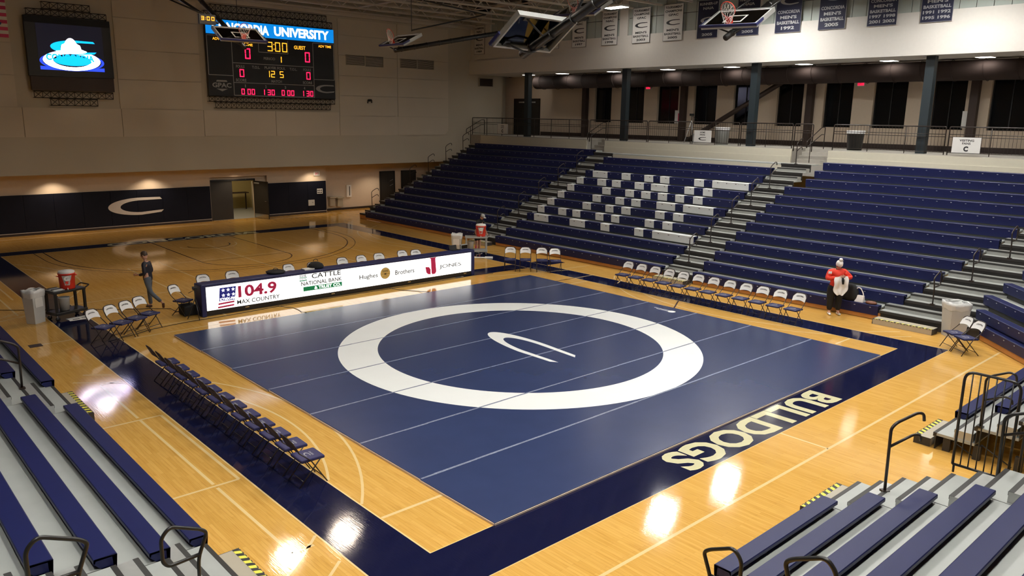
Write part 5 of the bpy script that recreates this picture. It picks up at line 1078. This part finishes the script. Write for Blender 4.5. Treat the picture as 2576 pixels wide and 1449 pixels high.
ht=MB(); Th=Matrix.Translation(hc_)@Rm.to_4x4()@Matrix.Translation((0,.01,.0)); ht.lathe([(.085,.02),(.098,.025),(.102,.05),(.098,.09),(.09,.13),(.065,.165),(.03,.18),(0,.182)],22,Th@Matrix.Scale(1.12,4,(0,1,0))); h_=ht.build('knit_hat',M['whitecloth'],t)
pb=MB(); pb.lathe([(0,-.055),(.03,-.045),(.052,-.02),(.056,.01),(.045,.04),(.02,.055),(0,.057)],14,Th@Matrix.Translation((0,0,.215))); pb.build('bobble',M['whitecloth'],h_)
MB().box((-.05,-.01,-.035),(.05,.01,.035),Matrix.Translation(P_(.12,.27,1.34))@Matrix.Rotation(math.atan2(fw.y,fw.x)+PI/2,4,'Z')).build('sleeve_patch',M['whitep'],t)
# white clothing she holds
o=thing('clothing','white garment held up in front of the woman in red','clothing',tuple(Vector((17.52,2.88,0))+fw*.36+Vector((0,0,.75))))
g=MB(); nx,nz=10,12; vs=[]
for j in range(nz+1):
    v=j/nz; zz=.55*v-.05; w_=.10+.42*v*(1-v)+.05*v+.03*math.sin(v*8)
    for i in range(nx+1):
        u=-1+2*i/nx; s_=u*w_; f_=.025*math.sin(u*7+v*4)+.03*math.cos(v*9)*(.5)+.05*(1-u*u); q=fw*f_+sd*s_; vs.append((q.x,q.y,zz+.02*math.sin(u*5)))
q0=len(vs); vs+= [(v[0]-fw.x*.03,v[1]-fw.y*.03,v[2]) for v in vs]
ff=[(j*(nx+1)+i,j*(nx+1)+i+1,(j+1)*(nx+1)+i+1,(j+1)*(nx+1)+i) for j in range(nz) for i in range(nx)]
g.add(vs, ff+[tuple(q0+k for k in f[::-1]) for f in ff], True); g.build('garment_cloth',M['whitecloth'],o)
cb=MB(); cv=Vector(fw*.10); cb.tube([(cv.x+sd.x*.02,cv.y+sd.y*.02,.5),(cv.x,cv.y,.42),(cv.x-sd.x*.01,cv.y-sd.y*.01,.30)],[.03,.045,.03],8); cb.build('dark_lining',M['blackcloth'],o)
# --- person bending behind the distant cart
t = thing('person','man in black shirt and cap leaning behind the distant grey cart','person',(15.95,18.15,0))
fw=Vector((.2,-.98,0)); sd=Vector((-.98,-.2,0))
body=[[(P_(-.05,0,.92),.13,.11),(P_(.0,0,1.08),.125,.10),(P_(.06,0,1.26),.14,.10),(P_(.10,0,1.38),.12,.09),(P_(.15,0,1.44),.055),(P_(.18,0,1.49),.05)],
 [(P_(-.05,0,.92),.13,.11),(P_(-.05,.09,.84),.09),(P_(.0,.10,.46),.06),(P_(-.03,.11,.10),.04),(P_(.08,.11,.04),.03)],
 [(P_(-.05,0,.92),.13,.11),(P_(-.05,-.09,.84),.09),(P_(.0,-.10,.46),.06),(P_(-.03,-.11,.10),.04),(P_(.08,-.11,.04),.03)],
 [(P_(.10,0,1.38),.12,.09),(P_(.10,.20,1.35),.055),(P_(.14,.22,1.08),.04),(P_(.22,.12,.93),.03),(P_(.24,.10,.90),.025)],
 [(P_(.10,0,1.38),.12,.09),(P_(.10,-.20,1.35),.055),(P_(.12,-.26,1.08),.04),(P_(.20,-.32,.88),.03),(P_(.21,-.33,.85),.025)]]
hc = hand_chains(P_(.24,.10,.90),(fw+Vector((0,0,-1))),sd,.5)+hand_chains(P_(.21,-.33,.85),(fw*.3+Vector((0,0,-1))),sd,.4)
skin_mesh('body',body+hc,M['skin'],t)
skin_mesh('shirt',[[(P_(-.05,0,.90),.155,.135),(P_(.0,0,1.08),.15,.125),(P_(.06,0,1.26),.16,.125),(P_(.10,0,1.39),.14,.11),(P_(.14,0,1.45),.07)],[(P_(.10,0,1.39),.14,.11),(P_(.10,.20,1.35),.075),(P_(.13,.22,1.15),.062)],[(P_(.10,0,1.39),.14,.11),(P_(.10,-.20,1.35),.075),(P_(.115,-.25,1.15),.062)]],M['blackcloth'],t)
skin_mesh('shorts',[[(P_(-.05,0,.96),.145,.125),(P_(-.05,0,.88),.155,.135)],[(P_(-.05,0,.88),.155,.135),(P_(-.05,.09,.82),.11),(P_(-.01,.10,.50),.09)],[(P_(-.05,0,.88),.155,.135),(P_(-.05,-.09,.82),.11),(P_(-.01,-.10,.50),.09)]],M['blackcloth'],t)
for s_ in (.11,-.11):
    skin_mesh('sock',[[(P_(-.02,s_,.36),.055,.055),(P_(-.03,s_,.12),.048,.048)]],M['sock'],t); skin_mesh('shoe',[[(P_(-.06,s_,.05),.045,.042),(P_(.06,s_,.045),.045,.038),(P_(.14,s_,.03),.034,.028)]],M['whitep'],t)
Rm=Matrix.Rotation(math.atan2(fw.y,fw.x)+PI/2,3,'Z')@Matrix.Rotation(.5,3,'X'); hc_=Vector(P_(.22,0,1.585)); head_parts(t,hc_,Rm,True)
Th=Matrix.Translation(hc_)@Rm.to_4x4(); cp=MB(); cp.lathe([(.088,.03),(.09,.07),(.07,.115),(.03,.135),(0,.137)],18,Th@Matrix.Scale(1.15,4,(0,1,0))); cp.box((-.06,-.18,.035),(.06,-.09,.045),Th); cp.build('cap',M['grey'],t)
